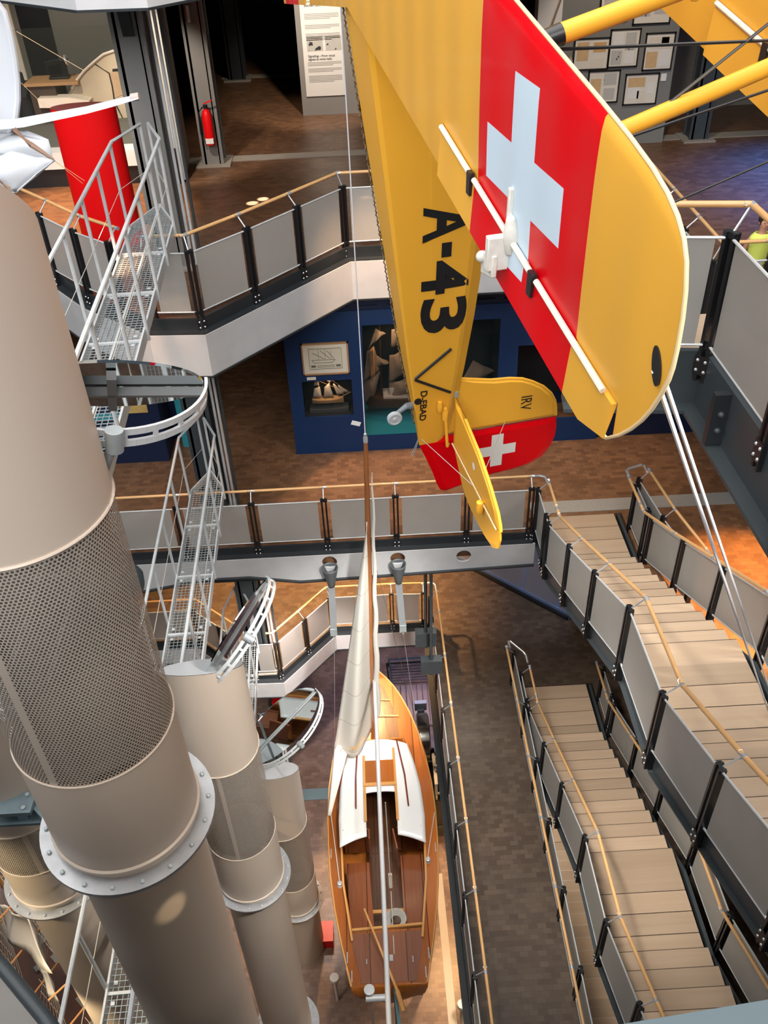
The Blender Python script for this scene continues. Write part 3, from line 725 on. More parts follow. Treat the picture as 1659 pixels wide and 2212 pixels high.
# interplane struts, bracing wires
def pstrut(p, q, r, sock):
    b = MB(); p, q = V(p), V(q); k = p.lerp(q, sock)
    b.tube(k, q, r, 16); o = b.build('interplane_strut', YELLOW, pr)
    b = MB(); b.tube(p, k, r*.9, 16, r*1.06); b.build('strut_socket', BLACK, o)
for sd in (1, -1):
    pstrut((3.86, sd*2.8, -.43), (4.19, sd*2.8, .93), .036, .06)
    pstrut((3.41, sd*2.8, -.43), (3.81, sd*2.8, .9), .033, .03)
    b = MB()
    b.tube((3.88, sd*2.8, -.4), (4.35, sd*.6, .88), .005, 6); b.tube((3.83, sd*2.8, -.35), (3.77, sd*2.8, .86), .006, 6)
    b.tube((3.45, sd*2.8, -.1), (4.12, sd*2.8, .86), .006, 6)
    b.tube((3.44, sd*2.85, -.4), (3.72, sd*2.85, .95), .006, 6); b.tube((3.2, sd*2.85, .1), (3.46, sd*2.85, .95), .005, 6)
    b.build('flying_wire', BLACK, pr)
b = MB(); b.path([V((4.0, 2.8, .12))+V((.05*math.cos(a), 0, .05*math.sin(a)+.03)) for a in [pi*.1+k*pi/8 for k in range(9)]], .009, 8); b.build('strut_loop', YELLOW, pr)
# tie-down lines from the wing tip
def wl(l): return PLANE @ V(l)
for i, (l, e) in enumerate((((3.16, 3.87, -.395), PX(1668, 1560, 4.3)), ((3.12, 3.90, -.36), PX(1676, 1530, 4.3)))):
    a = wl(l); o = MB().tube(a, e, .0085 if i == 0 else .0075, 6).build('tie_line', mat('white cord', (.75, .76, .8), .6, var=.08), at=a)
    tag(o, ('left of the two white cords running from the wing tip down to the stairs', 'right of the two white cords running from the wing tip down to the stairs')[i], 'cord', 'wing tip cords')

# ------------------------------------------------------------------ the wooden sailing boat
ZD = 2.4; XB = -.15
HW = [(6.30, .60), (6.9, .74), (7.6, .87), (8.4, .97), (9.3, 1.0), (9.9, .985), (10.5, .92), (11.3, .78), (11.9, .60), (12.35, .40), (12.7, .18), (12.9, .012)]
bt = thing('sailboat', 'varnished wooden sailing boat with white cabin roof, tall mast and open cockpit', 'boat', (XB, 9.5, 1.35))
VARN = wood('varnished hull wood', (.46, .14, .022), (.60, .20, .04), .22, coat=.6, axis='y', scale=.7)
DECKW = wood('varnished deck wood', (.31, .082, .012), (.42, .13, .024), .25, coat=.5, axis='y', scale=.7, planks=(0, .34))
MAHO = wood('mahogany planks', (.085, .034, .016), (.15, .062, .028), .25, coat=.5, axis='y', planks=(0, .16))
MAHOS = wood('mahogany seat', (.22, .062, .02), (.30, .095, .034), .25, coat=.4, axis='y', planks=(0, .33))
MAHOD = wood('mahogany aft deck', (.19, .062, .027), (.27, .095, .043), .45, coat=.15, axis='y', planks=(0, .3))
TRIMW = wood('golden trim wood', (.52, .25, .07), (.66, .34, .11), .3, coat=.4, axis='y')
ROOFW = mat('white cabin roof paint', (.80, .82, .84), .16, var=.02, coat=.5)
# hull
secs = []
ys = [6.3, 6.6, 7, 7.6, 8.2, 8.8, 9.4, 10, 10.6, 11.2, 11.7, 12.1, 12.4, 12.65, 12.8, 12.9]
for y in ys:
    w = interp(HW, y); k = 1-.25*max(0, (y-11)/1.9); dpt = .95*(1-.35*max(0, (y-10.5)/2.4)**2)*(1-.3*max(0, (7.5-y)/1.2))
    half = [(w, 0), (w*1.01, -.12), (w*.93, -.35), (w*.72, -.6*dpt/.95), (w*.35, -.82*dpt), (0, -dpt)]
    secs.append([V((XB+x, y, ZD+z)) for x, z in half]+[V((XB-x, y, ZD+z)) for x, z in half[-2::-1]])
b = MB(); n = len(secs[0])
b.add([p for s in secs for p in s], [(i*n+k, i*n+k+1, (i+1)*n+k+1, (i+1)*n+k) for i in range(len(secs)-1) for k in range(n-1)], True)
b.add(secs[0], [tuple(range(n))])
hull = b.build('hull', VARN, bt, solid=.02)
b = MB()
for s in (-1, 1): b.path([(XB+s*(interp(HW, y)+.005), y, ZD+.005) for y in ys], .016, 6)
b.build('rub_rail', TRIMW, hull)
# deck with the cockpit and cabin opening
out = [(XB+interp(HW, y), y) for y in ys]+[(XB-interp(HW, y), y) for y in ys[::-1]]
CKL = [(8.95, .73), (8.2, .70), (7.05, .56)]
hole = [(XB+.70, 8.9), (XB+.73, 8.3), (XB+.64, 7.35), (XB-.52, 7.25), (XB-.63, 8.0), (XB-.66, 8.75), (XB-.74, 9.6), (XB-.66, 10.6), (XB-.5, 10.85), (XB+.5, 10.85), (XB+.62, 10.6), (XB+.74, 9.8)]
hole = [(XB+.58, 7.18), (XB+.70, 8.0), (XB+.74, 8.9), (XB+.70, 9.8), (XB+.52, 10.75), (XB-.52, 10.75), (XB-.70, 9.8), (XB-.74, 8.9), (XB-.70, 8.0), (XB-.56, 7.18)]
b = MB(); place(b, flat([out, hole], .025), (0, 0, ZD-.02), (1, 0, 0), (0, 1, 0), (0, 0, 1)); b.build('deck', DECKW, bt)
aft = [(XB+interp(HW, y)-.17, y) for y in (6.33, 6.9, 7.14)]+[(XB-interp(HW, y)+.17, y) for y in (7.14, 6.9, 6.33)]
b = MB().poly([(x, y, ZD+.006) for x, y in aft], (0, 0, .008)); b.build('aft_deck', MAHOD, bt)
b = MB().poly([(XB-.32, 11.05, ZD+.006), (XB+.42, 11.0, ZD+.006), (XB+.40, 11.6, ZD+.006), (XB+.14, 12.45, ZD+.006), (XB-.10, 12.45, ZD+.006), (XB-.28, 11.6, ZD+.006)], (0, 0, .008)); b.build('fore_deck', MAHO, bt)
b = MB(); b.bar((XB-.34, 11.62, ZD+.02), (XB+.44, 11.58, ZD+.02), .03, .03); b.bar((XB-.2, 12.05, ZD+.02), (XB+.28, 12.0, ZD+.02), .02, .03); b.build('deck_beam', TRIMW, bt)
# cabin: roof with companionway slot, wooden sides
RW = [(8.5, .75), (9.2, .78), (9.8, .75), (10.3, .67), (10.65, .58), (10.85, .52)]
def roofz(x, y): return ZD+.30+.10*(1-(x/.75)**2)
b = MB(); NY, NX = 22, 22
vs = []; fs = []
for i in range(NY+1):
    y = lerp(8.70, 10.82, i/NY); w = interp(RW, y)
    for j in range(NX+1):
        x = lerp(-w, w, j/NX); yy = y-(.16*(x/w)**2 if i == 0 else .12*(x/w)**2*(1-i/NY)+.10*(x/w)**2*(i/NY))
        vs.append(V((XB+x, yy, roofz(x, y)-(.12 if i == NY else 0))))
for i in range(NY):
    for j in range(NX):
        if i < 9 and 7 <= j < 15: continue
        fs.append((i*(NX+1)+j, i*(NX+1)+j+1, (i+1)*(NX+1)+j+1, (i+1)*(NX+1)+j))
b.add(vs, fs, True); roof = b.build('cabin_roof', ROOFW, bt, solid=.03)
b = MB()
for s in (-1, 1):
    rows = [lerp(8.75, 10.9, i/10) for i in range(11)]
    b.add([V((XB+s*(interp(RW, y)-.01), y, ZD+.005)) for y in rows]+[V((XB+s*(interp(RW, y)-.02), y, roofz(interp(RW, y), y)-.01)) for y in rows], [(i, i+1, 12+i, 11+i) for i in range(10)])
b.add([V((XB+x, 10.82, z)) for x, z in ((-.5, ZD), (.5, ZD), (.48, ZD+.3), (-.48, ZD+.3))], [(0, 1, 2, 3)])
b.build('cabin_side', VARN, bt, solid=.02)
b = MB()
for x0, x1 in ((-.70, -.26), (.26, .70)): b = MB(); b.add([V((XB+x0, 8.86, ZD-.42)), V((XB+x1, 8.86, ZD-.42)), V((XB+x1, 8.86, ZD+.33)), V((XB+x0, 8.86, ZD+.33))], [(0, 1, 2, 3)]); b.build('bulkhead', MAHOS, bt, solid=.025)
b = MB(); b.obox((XB+.22, 8.68, ZD-.05), (.012, 0, 0), (-.03, .2, 0), (0, 0, .32)); b.obox((XB-.24, 8.80, ZD-.05), (.012, 0, 0), (.0, .1, 0), (0, 0, .32)); b.build('cabin_door', MAHOS, bt)
b = MB(); b.box((XB-.27, 9.72, ZD+.42), (XB+.27, 10.22, ZD+.45)); ht = b.build('sliding_hatch', DECKW, bt)
b = MB(); b.box((XB-.31, 8.95, ZD+.40), (XB-.265, 10.35, ZD+.44)); b.box((XB+.265, 8.95, ZD+.40), (XB+.31, 10.5, ZD+.44)); b.box((XB-.31, 9.66, ZD+.43), (XB+.31, 9.72, ZD+.47)); b.build('hatch_rail', TRIMW, ht)
for sx, pts in ((-1, [(-.46, 9.25), (-.45, 9.9), (-.40, 10.65)]), (1, [(.50, 9.25), (.47, 9.9), (.36, 10.68)])):
    b = MB(); b.path([(XB+x, y, roofz(x, y)+.05) for x, y in pts], .014, 6)
    for x, y in pts: b.tube((XB+x, y, roofz(x, y)), (XB+x, y, roofz(x, y)+.05), .012, 6)
    b.build('grab_rail', mat('dark mahogany varnish', (.17, .03, .018), .25, var=.2), bt)
# cockpit
b = MB(); b.box((XB-.30, 7.2, ZD-.6), (XB+.34, 8.9, ZD-.57)); b.build('cockpit_floor', MAHO, bt)
b = MB(); b.box((XB-.3, 8.9, ZD-.62), (XB+.3, 10.7, ZD-.56)); b.build('cabin_floor', MAHO, bt)
for x0, x1, y1 in ((-.69, -.27, 8.52), (.30, .71, 8.62)):
    w = MB(); w.poly([(XB+x0+.1*(x0 < 0), 7.2, ZD-.2), (XB+x1+(.06 if x0 < 0 else 0), 7.2, ZD-.2), (XB+x1, y1, ZD-.2), (XB+x0, y1, ZD-.2)], (0, 0, -.03))
    w.box((XB+(x1-.02 if x0 < 0 else x0), 7.2, ZD-.58), (XB+(x1 if x0 < 0 else x0+.02), y1, ZD-.22)); w.build('bench', MAHOS, bt)
b = MB(); b.box((XB-.30, 7.62, ZD-.34), (XB+.34, 7.68, ZD-.28)); b.build('thwart', TRIMW, bt)
b = MB()
for s, o in ((1, .0), (-1, .0)):
    pts = [(XB+s*(x+.0), y, ZD+.03) for x, y in ((.76, 8.95), (.72, 8.0), (.58, 7.0))]
    for p, q in zip(pts, pts[1:]): b.bar(p, q, .035, .09)
b.bar((XB-.58, 7.18, ZD+.03), (XB+.6, 7.22, ZD+.03), .04, .09); b.build('coaming', TRIMW, bt)
b = MB()
for k in range(7): b.path([(XB+.16+(.10+.012*k)*math.cos(a+k), 7.44+(.10+.012*k)*math.sin(a+k), ZD-.22+.012*k) for a in [2*pi*i/18 for i in range(19)]], .012, 6)
b.build('rope_coil', mat('grey rope', (.5, .48, .43), .8, var=.2, scale=30), bt)
for x, y in ((-.78, 8.0), (.78, 8.35)):
    b = MB(); b.lathe((XB+x, y, ZD), [(0, 0), (.05, 0), (.05, .02), (.03, .04), (.03, .08), (.042, .1), (0, .11)], 12); b.build('winch', CHROME, bt)
b = MB()
for s, y0, y1 in ((-1, 9.7, 8.0), (1, 9.3, 8.4)): b.tube((XB+s*.98, y0, ZD+.03), (XB+s*.78, y1, ZD+.06), .008, 6)
b.build('sheet_rope', ROPE, bt)
for c_, h_ in [((XB+s*(interp(HW, y)-.04), y, ZD+.02), (.008, .09, .012)) for s in (-1, 1) for y in (6.75, 8.6, 6.45)]+[((XB+.05, 6.7, ZD+.03), (.03, .05, .015)), ((XB-.35, 6.66, ZD+.03), (.008, .04, .02)), ((XB+.4, 6.66, ZD+.03), (.008, .05, .02))]:
    MB().obox(c_, (h_[0], 0, 0), (0, h_[1], 0), (0, 0, h_[2])).build('cleat', CHROME, bt)
# rudder with tiller, motor bracket
b = MB(); b.poly([(XB+.06, 6.22, ZD-1.5), (XB+.1, 5.75, ZD-1.5), (XB+.1, 5.72, ZD-.2), (XB+.06, 6.24, ZD+.02)], (.05, 0, 0))
b.build('rudder_blade', mat('teal paint', (.05, .17, .2), .4, var=.15), bt)
b = MB(); b.tube((XB-.36, 7.42, ZD+.28), (XB+.12, 6.15, ZD+.12), .017, 8, .026); b.tube((XB+.12, 6.15, ZD+.12), (XB+.2, 5.86, ZD+.08), .04, 8); b.build('tiller', TRIMW, bt)
b = MB(); b.lathe((XB-.22, 6.12, ZD-.02), [(0, -.16), (.055, -.16), (.055, .18), (.04, .22), (0, .22)], 14, (1, 0, 0)); b.lathe((XB-.32, 6.2, ZD+.06), [(0, 0), (.085, 0), (.085, .05), (0, .06)], 16); b.tube((XB-.3, 6.1, ZD-.05), (XB-.3, 6.02, ZD-1.5), .012, 6)
b.build('motor_bracket', GALVL, bt)
# rig
MT, MTOP = V((-.24, 11.02, ZD)), V((-.06, 10.42, 10.0))
SPAR = wood('varnished spar', (.30, .10, .03), (.42, .17, .06), .25, coat=.5, axis='z')
b = MB(); b.path([MT.lerp(MTOP, t) for t in (0, .3, .6, .85, 1)], .05, 10, rs=[.055, .055, .05, .042, .03]); mast = b.build('mast', SPAR, bt)
b = MB(); b.lathe(MTOP, [(0, .0), (.035, 0), (.035, .08), (.02, .12), (0, .13)], 10); b.sphere(MTOP+V((0, -.03, .15)), .025, 8); b.build('masthead_fitting', CHROME, mast)
# mainsail: luff up the mast, narrow sheet of cloth hanging to the left
LT_ = MT.lerp(MTOP, .80); LB_ = MT.lerp(MTOP, .05)
def sail(u, v):
    t = u**.9
    luff = LT_.lerp(LB_, t)+V((-.02, -.06, 0))
    leech = LT_.lerp(V((-1.02, 10.45, ZD+.35)), t**1.0)
    p = luff.lerp(leech, v)
    return p+V((0, -.28*math.sin(pi*v)*t+.09*math.sin(v*7+u*2)*t, .05*math.sin(v*9)*t))
SAILM = mat('white sailcloth with seams', (.88, .86, .80), .75, var=.03)
N, L, bs = nodes(SAILM); tc = N.new('ShaderNodeTexCoord'); sp = N.new('ShaderNodeSeparateXYZ'); L.new(tc.outputs['Object'], sp.inputs[0])
fr = math_(N, L, 'FRACT', math_(N, L, 'DIVIDE', sp.outputs[2], .8)); ln = math_(N, L, 'LESS_THAN', fr, .02)
L.new(mixc(N, L, ln, bs.inputs['Base Color'].links[0].from_socket, (.5, .47, .42)), bs.inputs['Base Color'])
tl = N.new('ShaderNodeBsdfTranslucent'); tl.inputs['Color'].default_value = (.8, .77, .7, 1); ms = N.new('ShaderNodeMixShader'); ms.inputs[0].default_value = .3
L.new(bs.outputs[0], ms.inputs[1]); L.new(tl.outputs[0], ms.inputs[2]); L.new(ms.outputs[0], N['Material Output'].inputs[0])
b = MB().grid(sail, 30, 14); sl = b.build('mainsail', SAILM, bt, solid=.006)
# loose fold of the sail falling over the left deck
def fold(u, v):
    a = V((-.84, 10.6, ZD+.55)).lerp(V((-1.12, 9.35, ZD+.05)), u); w = .15*(1-u*.8)
    return a+V((w*(v-.5)*2, 0, .05*math.sin(v*6)*(1-u)+.12*(1-abs(v-.5)*2)*(1-u)))
b = MB().grid(fold, 12, 8); b.build('sail_fold', SAILM, sl, solid=.006)
b = MB(); pts = [sail(.93, v)+V((0, -.02, .012)) for v in (.25, .38, .5, .6)]
for p, q in zip(pts, pts[1:]): b.bar(p, q, .05, .01, up=(0, -1, 1))
b.build('sail_marking', mat('tan sail tape', (.55, .33, .14), .7, var=.1), sl)
def bundle(t): return MT.lerp(MTOP, t)
b = MB(); ts = [.93-.8*i/20 for i in range(21)]
b.path([bundle(t)+V((.085+.012*math.sin(40*t), -.06, 0)) for t in ts], .04, 8, rs=[.006+.055*(i/20)**.7 for i in range(21)]); b.build('furled_sail', CANVAS, sl)
b = MB(); BA, BB = V((-.15, 10.88, 4.45)), V((-.155, 4.3, 4.75)); b.tube(BA, BB, .036, 12); bm_ = b.build('boom', mat('silver boom', (.70, .71, .74), .35, .3, var=.06), bt)
b = MB(); b.obox(BA+V((0, .05, 0)), (.04, 0, 0), (0, .08, 0), (0, 0, .06)); b.tube(BA+V((.03, .05, .08)), BA+V((.0, -.02, -.1)), .02, 8); b.build('gooseneck', GALV, bm_)
b = MB(); b.tube((XB+.09, 8.15, 4.6), (XB+.1, 8.0, ZD+.15), .008, 6); b.tube((XB+.1, 8.05, ZD+.2), (XB+.1, 7.95, ZD-.05), .035, 8); b.tube((XB+.1, 7.9, ZD-.1), (XB+.1, 6.75, ZD+.05), .008, 6)
b.build('mainsheet', ROPE, bt)
b = MB()
b.tube(bundle(.99), (XB, 12.85, ZD), .0035, 5)
for s in (-1, 1): b.tube(bundle(.75), (XB+s*.92, 10.5, ZD), .0035, 5)
b.build('stay_wire', mat('dark wire', (.12, .12, .12), .4, .5), bt)
b = MB(); b.obox(MTOP+V((-.12, 0, .32)), (.06, 0, -.02), (0, .004, 0), (.012, 0, .03)); b.build('paper_tag', WHITE, mast)
o = MB().tube(MTOP+V((0, 0, .1)), MTOP+V((0, 0, 8.5)), .0075, 6).build('suspension_cable', mat('white cord', (1, 1, 1)), at=MTOP)
tag(o, 'thin white cable dropping from above to the mast head', 'cable')
# hull supports below the boat
for y, lab in ((7.6, 'dark timber cradle under the stern of the boat'), (11.2, 'dark timber cradle under the bow half of the boat')):
    t = thing('boat_cradle', lab, 'cradle', (XB, y, L0), 'boat cradles')
    b = MB()
    for s in (-1, 1): b.bar((XB+s*.55, y, L0), (XB+s*.45, y, ZD-.62), .12, .12, up=(0, 1, 0))
    b.build('upright', CHAN, t)
    MB().box((XB-.6, y-.07, L0+.5), (XB+.6, y+.07, L0+.65)).build('cross_beam', CHAN, t)
    b = MB(); b.box((XB-.5, y-.1, ZD-.98), (XB+.5, y+.1, ZD-.86)); b.build('pad', CHAN, t)
# brackets hanging from the bridge that hold the boat by wires
for i, (x, y, wx, wy) in enumerate(((-.78, 11.02, -1.02, 10.75), (.36, 11.02, .68, 10.6))):
    t = thing('hanging_bracket', ('left', 'right')[i]+' grey bracket arm hanging out of the bridge fascia above the boat', 'bracket', (x, y, 7.0), 'bridge brackets')
    b = MB(); b.lathe((x, y-.04, 7.13), [(.132, .02), (.128, -.02), (.06, -.34), (.055, -.40)], 20)
    b.build('funnel', mat('bracket grey paint', (.10, .115, .125), .45, .2, var=.12), t, solid=.012)
    sl_ = (x+.0, y-.05, 6.75); e = (x-.04 if i == 0 else x+.05, y-.05, 5.62)
    MB().bar(sl_, e, .115, .05, up=(0, 1, 0)).build('arm', mat('pale grey arm paint', (.36, .39, .42), .4, .3, var=.08), t)
    b = MB(); b.box((e[0]-.06, e[1]-.04, e[2]-.06), (e[0]+.06, e[1]+.02, e[2]+.1)); b.path([V(e)+V((0, 0, -.05)), V(e)+V((.03, 0, -.1)), V(e)+V((0, 0, -.15)), V(e)+V((-.02, 0, -.11))], .012, 6); b.build('hook', GALV, t)
    MB().tube(V(e)+V((0, 0, -.1)), (wx, wy, ZD), .004, 6).build('wire', WIRE, t)
# counterweights on rods
for i, (x, y, zt, zb_) in enumerate(((.86, 11.55, 6.8, 4.55), (.94, 11.3, 6.8, 4.05))):
    t = thing('counterweight', ('upper dark steel block hanging on a rod under the bridge', 'lower dark steel block hanging on a rod under the bridge')[i], 'weight', (x, y, zb_), 'hanging steel blocks')
    MB().tube((x, y, zb_-.08), (x, y, zt), .03, 10).build('rod', STEEL, t)
    MB().box((x-.2, y-.07, zb_), (x+.2, y+.07, zb_+.05)).box((x-.2, y-.07, zb_+.05), (x+.2, y-.03, zb_+.35)).box((x-.2, y-.03, zb_+.3), (x+.2, y+.1, zb_+.35)).build('block', STEEL, t)

# ------------------------------------------------------------------ light tubes
def perf(name, R, pitch=.0185, hole=.0064, a0=4.3):
    m = mat(name, (.50, .435, .375), .4, .3, var=.05); N, L, b = nodes(m)
    tc = N.new('ShaderNodeTexCoord'); sp = N.new('ShaderNodeSeparateXYZ'); L.new(tc.outputs['Object'], sp.inputs[0])
    ang = math_(N, L, 'ARCTAN2', sp.outputs[1], sp.outputs[0])
    K = round(2*pi*R/pitch)
    u = math_(N, L, 'MULTIPLY', ang, K/(2*pi)); v = math_(N, L, 'DIVIDE', sp.outputs[2], pitch*.866)
    row = math_(N, L, 'FLOOR', v); odd = math_(N, L, 'MULTIPLY', math_(N, L, 'MODULO', math_(N, L, 'ADD', row, 2000), 2), .5)
    fu_ = math_(N, L, 'SUBTRACT', math_(N, L, 'FRACT', math_(N, L, 'ADD', math_(N, L, 'ADD', u, odd), 1000)), .5); fv = math_(N, L, 'SUBTRACT', math_(N, L, 'FRACT', math_(N, L, 'ADD', v, 1000)), .5)
    d = math_(N, L, 'SQRT', math_(N, L, 'ADD', math_(N, L, 'POWER', fu_, 2), math_(N, L, 'POWER', math_(N, L, 'MULTIPLY', fv, .866), 2)))
    h = math_(N, L, 'LESS_THAN', d, hole/pitch)
    am = math_(N, L, 'ABSOLUTE', math_(N, L, 'SUBTRACT', math_(N, L, 'FLOORED_MODULO', ang, 2*pi), a0))
    h = math_(N, L, 'MULTIPLY', h, math_(N, L, 'GREATER_THAN', am, .055))
    out = N['Material Output']; tr = N.new('ShaderNodeBsdfTransparent'); ms = N.new('ShaderNodeMixShader')
    L.new(h, ms.inputs[0]); L.new(b.outputs[0], ms.inputs[1]); L.new(tr.outputs[0], ms.inputs[2]); L.new(ms.outputs[0], out.inputs[0])
    return m
def tube(label, x, y, ztop, zb1, zb2, zfl, R=.40, rl=.365, slope=.82, flanges=(), a0=4.3):
    t = thing('light_tube', label, 'light tube', (x, y, L0), 'light tubes')
    n = 64; c = [(math.cos(2*pi*i/n), math.sin(2*pi*i/n)) for i in range(n)]
    b = MB()
    top = [V((x+R*k, y+R*s, ztop-slope*R*s)) for k, s in c]; bot = [V((x+R*k, y+R*s, zb1)) for k, s in c]
    b.add(top+bot, [(i, (i+1) % n, n+(i+1) % n, n+i) for i in range(n)], True)
    up = b.build('upper_shell', TUBE, t)
    b = MB(); cen = V((x, y, ztop)); b.add([p.lerp(cen, .012)+V((0, 0, .004)) for p in top]+[p.lerp(cen, .06) for p in top], [tuple(range(n))])
    b.build('top_lens', mat('frosted lens', (.62, .64, .68), .25, var=.04), up)
    b = MB(); b.path([(x+(R+.002)*k, y+(R+.002)*s, zb1) for k, s in c], .008, 6, closed=True); b.build('seam_ring', TUBE, up); b = MB(); b.path([(x+(R+.002)*k, y+(R+.002)*s, zb2) for k, s in c], .005, 6, closed=True); b.build('seam_ring', TUBE, up)
    b = MB(); b.lathe((x, y, 0), [(R-.003, zb2), (R-.003, zb1)], n)
    me_o = b.build('perforated_band', perf('perforated tube sheet %d' % round(a0*100), R, a0=a0), t)
    b = MB(); b.lathe((x, y, 0), [(R-.05, zb2), (R-.05, zb1)], n); b.build('inner_film', mat('prism light film', (.30, .30, .28), .15, .4, var=.5, scale=14, alpha=.65), me_o)
    b = MB(); b.lathe((x, y, 0), [(R, zb2), (R, zfl+.1), (R+.012, zfl+.09), (R+.012, zfl+.075), (R, zfl+.07), (R-.012, zfl)], n); b.build('sleeve', TUBE, t)
    b = MB(); b.lathe((x, y, 0), [(rl, zfl), (rl, L0)], n); b.build('lower_shell', TUBE, t)
    for z in (zfl,)+tuple(flanges):
        b = MB(); b.lathe((x, y, 0), [(rl-.01, z+.012), (R+.085, z+.012), (R+.085, z-.012), (rl-.01, z-.012)], n, smooth=False)
        fl = b.build('flange', mat('zinc flange', (.46, .47, .49), .4, .7, var=.3, scale=10), t)
        for i in range(18):
            a = 2*pi*(i+.5)/18; MB().lathe((x+(R+.048)*math.cos(a), y+(R+.048)*math.sin(a), z+.012), [(.013, 0), (.013, .012), (.008, .016), (0, .016)], 8).build('bolt', GALV, fl)
    return t
zf = lambda px, py, y: PY(px, py, y).z
T1, T2, T3, T4 = (-1.47, 2.9), (-1.75, 5.85), (-1.83, 8.62), (-3.2, 4.6)
tube('huge beige light tube with perforated band and bolted flange, nearest at the left', *T1, 16.05, 14.83, 13.46, 12.62, flanges=(6.0,), a0=4.46)
tube('second beige light tube with slanted top, standing between the nearest tube and the boat', *T2, 10.55, 9.31, 7.73, 6.72, flanges=(2.3,), a0=4.74)
tube('smallest of the three stepped light tubes, closest to the boat', *T3, 4.95, zf(655, 1815, 8.22), zf(685, 1925, 8.22), zf(668, 1985, 8.2), a0=4.4)
tube('yellowish light tube half hidden behind the nearest one at the lower left', *T4, 11.6, 10.4, zf(75, 1892, 4.2), zf(130, 1985, 4.12), a0=5.04)

# ------------------------------------------------------------------ catwalks
def catwalk(label, tip, c1, c2, z, w, yend, rails=(1, 1)):
    tip, c1, c2 = V(tip), V(c1), V(c2)
    d = (c2-c1); d.z = 0; d.normalize(); sd = V((-d.y, d.x, 0))   # sd points to the right of the photo when d runs to the viewer
    if sd.x < 0: sd = -sd
    t = thing('catwalk', label, 'catwalk', c1, 'steel catwalks')
    Lg = (c1.y-yend)/abs(d.y)
    A, B = c1-sd*w/2, c1+sd*w/2; A2, B2 = A+d*Lg, B+d*Lg
    b = MB()
    for p, q in ((A, A2), (B, B2), (A, tip), (B, tip)): b.bar(p+V((0, 0, -.03)), q+V((0, 0, -.03)), .02, .13)
    b.build('side_channel', GALVL, t)
    b = MB(); Lt = (c1-tip).length
    k = 0; s = .03
    while s < Lg:
        p = c1+d*s; b.bar(p-sd*w/2, p+sd*w/2, .006, .008); s += .055
    s = .0
    while s < Lt-.06:
        f = 1-s/Lt; p = c1-d*s; b.bar(p-sd*w/2*f, p+sd*w/2*f, .006, .008); s += .055
    nl = round(w/.05)
    for i in range(1, nl):
        o = sd*(i/nl-.5)*w; f = 1-abs(i/nl-.5)*2
        b.bar(c1+o-d*Lt*f*.95, c1+o+d*Lg, .005, .014)
    b.build('grating', GALV, t)
    b = MB(); b.bar(tip+d*.05, c1+d*Lg, .022, .04); s = .9
    while s < Lg:
        p = c1+d*s; b.bar(p-sd*w/2, p+sd*w/2, .03, .036)
        for o in (-.36, .36):
            for e in (-.09, .09): b.obox(p+sd*w*o+d*e+V((0, 0, .016)), sd*.018, d*.018, (0, 0, .004))
        s += 1.12
    b.build('grating_frame', GALVL, t)
    for e, on in zip((-1, 1), rails):
        if not on: continue
        E1 = c1+sd*e*(w/2+.02); top = [tip+sd*e*.05+V((0, 0, 1.02)), E1+V((0, 0, 1.02)), E1+d*Lg+V((0, 0, 1.02))]
        b = MB(); b.path(top, .021, 8); hr = b.build('handrail', GALVL, t)
        p = tip+sd*e*.05; b = MB(); b.tube(p+V((0, 0, -.1)), p+V((0, 0, 1.02)), .02, 8); b.build('post', GALVL, t)
        s = .12; wires = []
        while s < Lg:
            p = E1+d*s; b = MB(); b.tube(p+V((0, 0, -.1)), p+V((0, 0, 1.02)), .02, 8); b.build('post', GALVL, t)
            wires.append(p+V((0, 0, .5))); s += .93
        if len(wires) > 1:
            b = MB(); b.tube(top[0]-V((0, 0, .55)), wires[0], .004, 5); b.tube(wires[0], wires[-1], .004, 5); b.build('knee_wire', ROPE, t)
    return t
z1 = 13.05
k1 = (P(288, 485, z1)+P(372, 490, z1))/2; k2 = (P(190, 740, z1)+P(300, 775, z1))/2
catwalk('upper grated steel catwalk crossing to the grey column near the red cylinder', P(345, 445, z1), k1, k2, z1, (P(372, 490, z1)-P(288, 487, z1)).length, 3.25)
z2 = 8.66
k1 = (P(413, 1060, z2)+P(483, 1058, z2))/2; k2 = (P(355, 1425, z2)+P(435, 1425, z2))/2
catwalk('middle grated steel catwalk passing over the bridge railing', P(455, 1018, z2), k1, k2, z2, .50, 2.4)
z3 = 4.3
catwalk('lower grated steel catwalk showing right of the second light tube', (-2.72, 12.6, z3), (-2.66, 12.0, z3), (-2.40, 6.0, z3), z3, .5, 6.7)

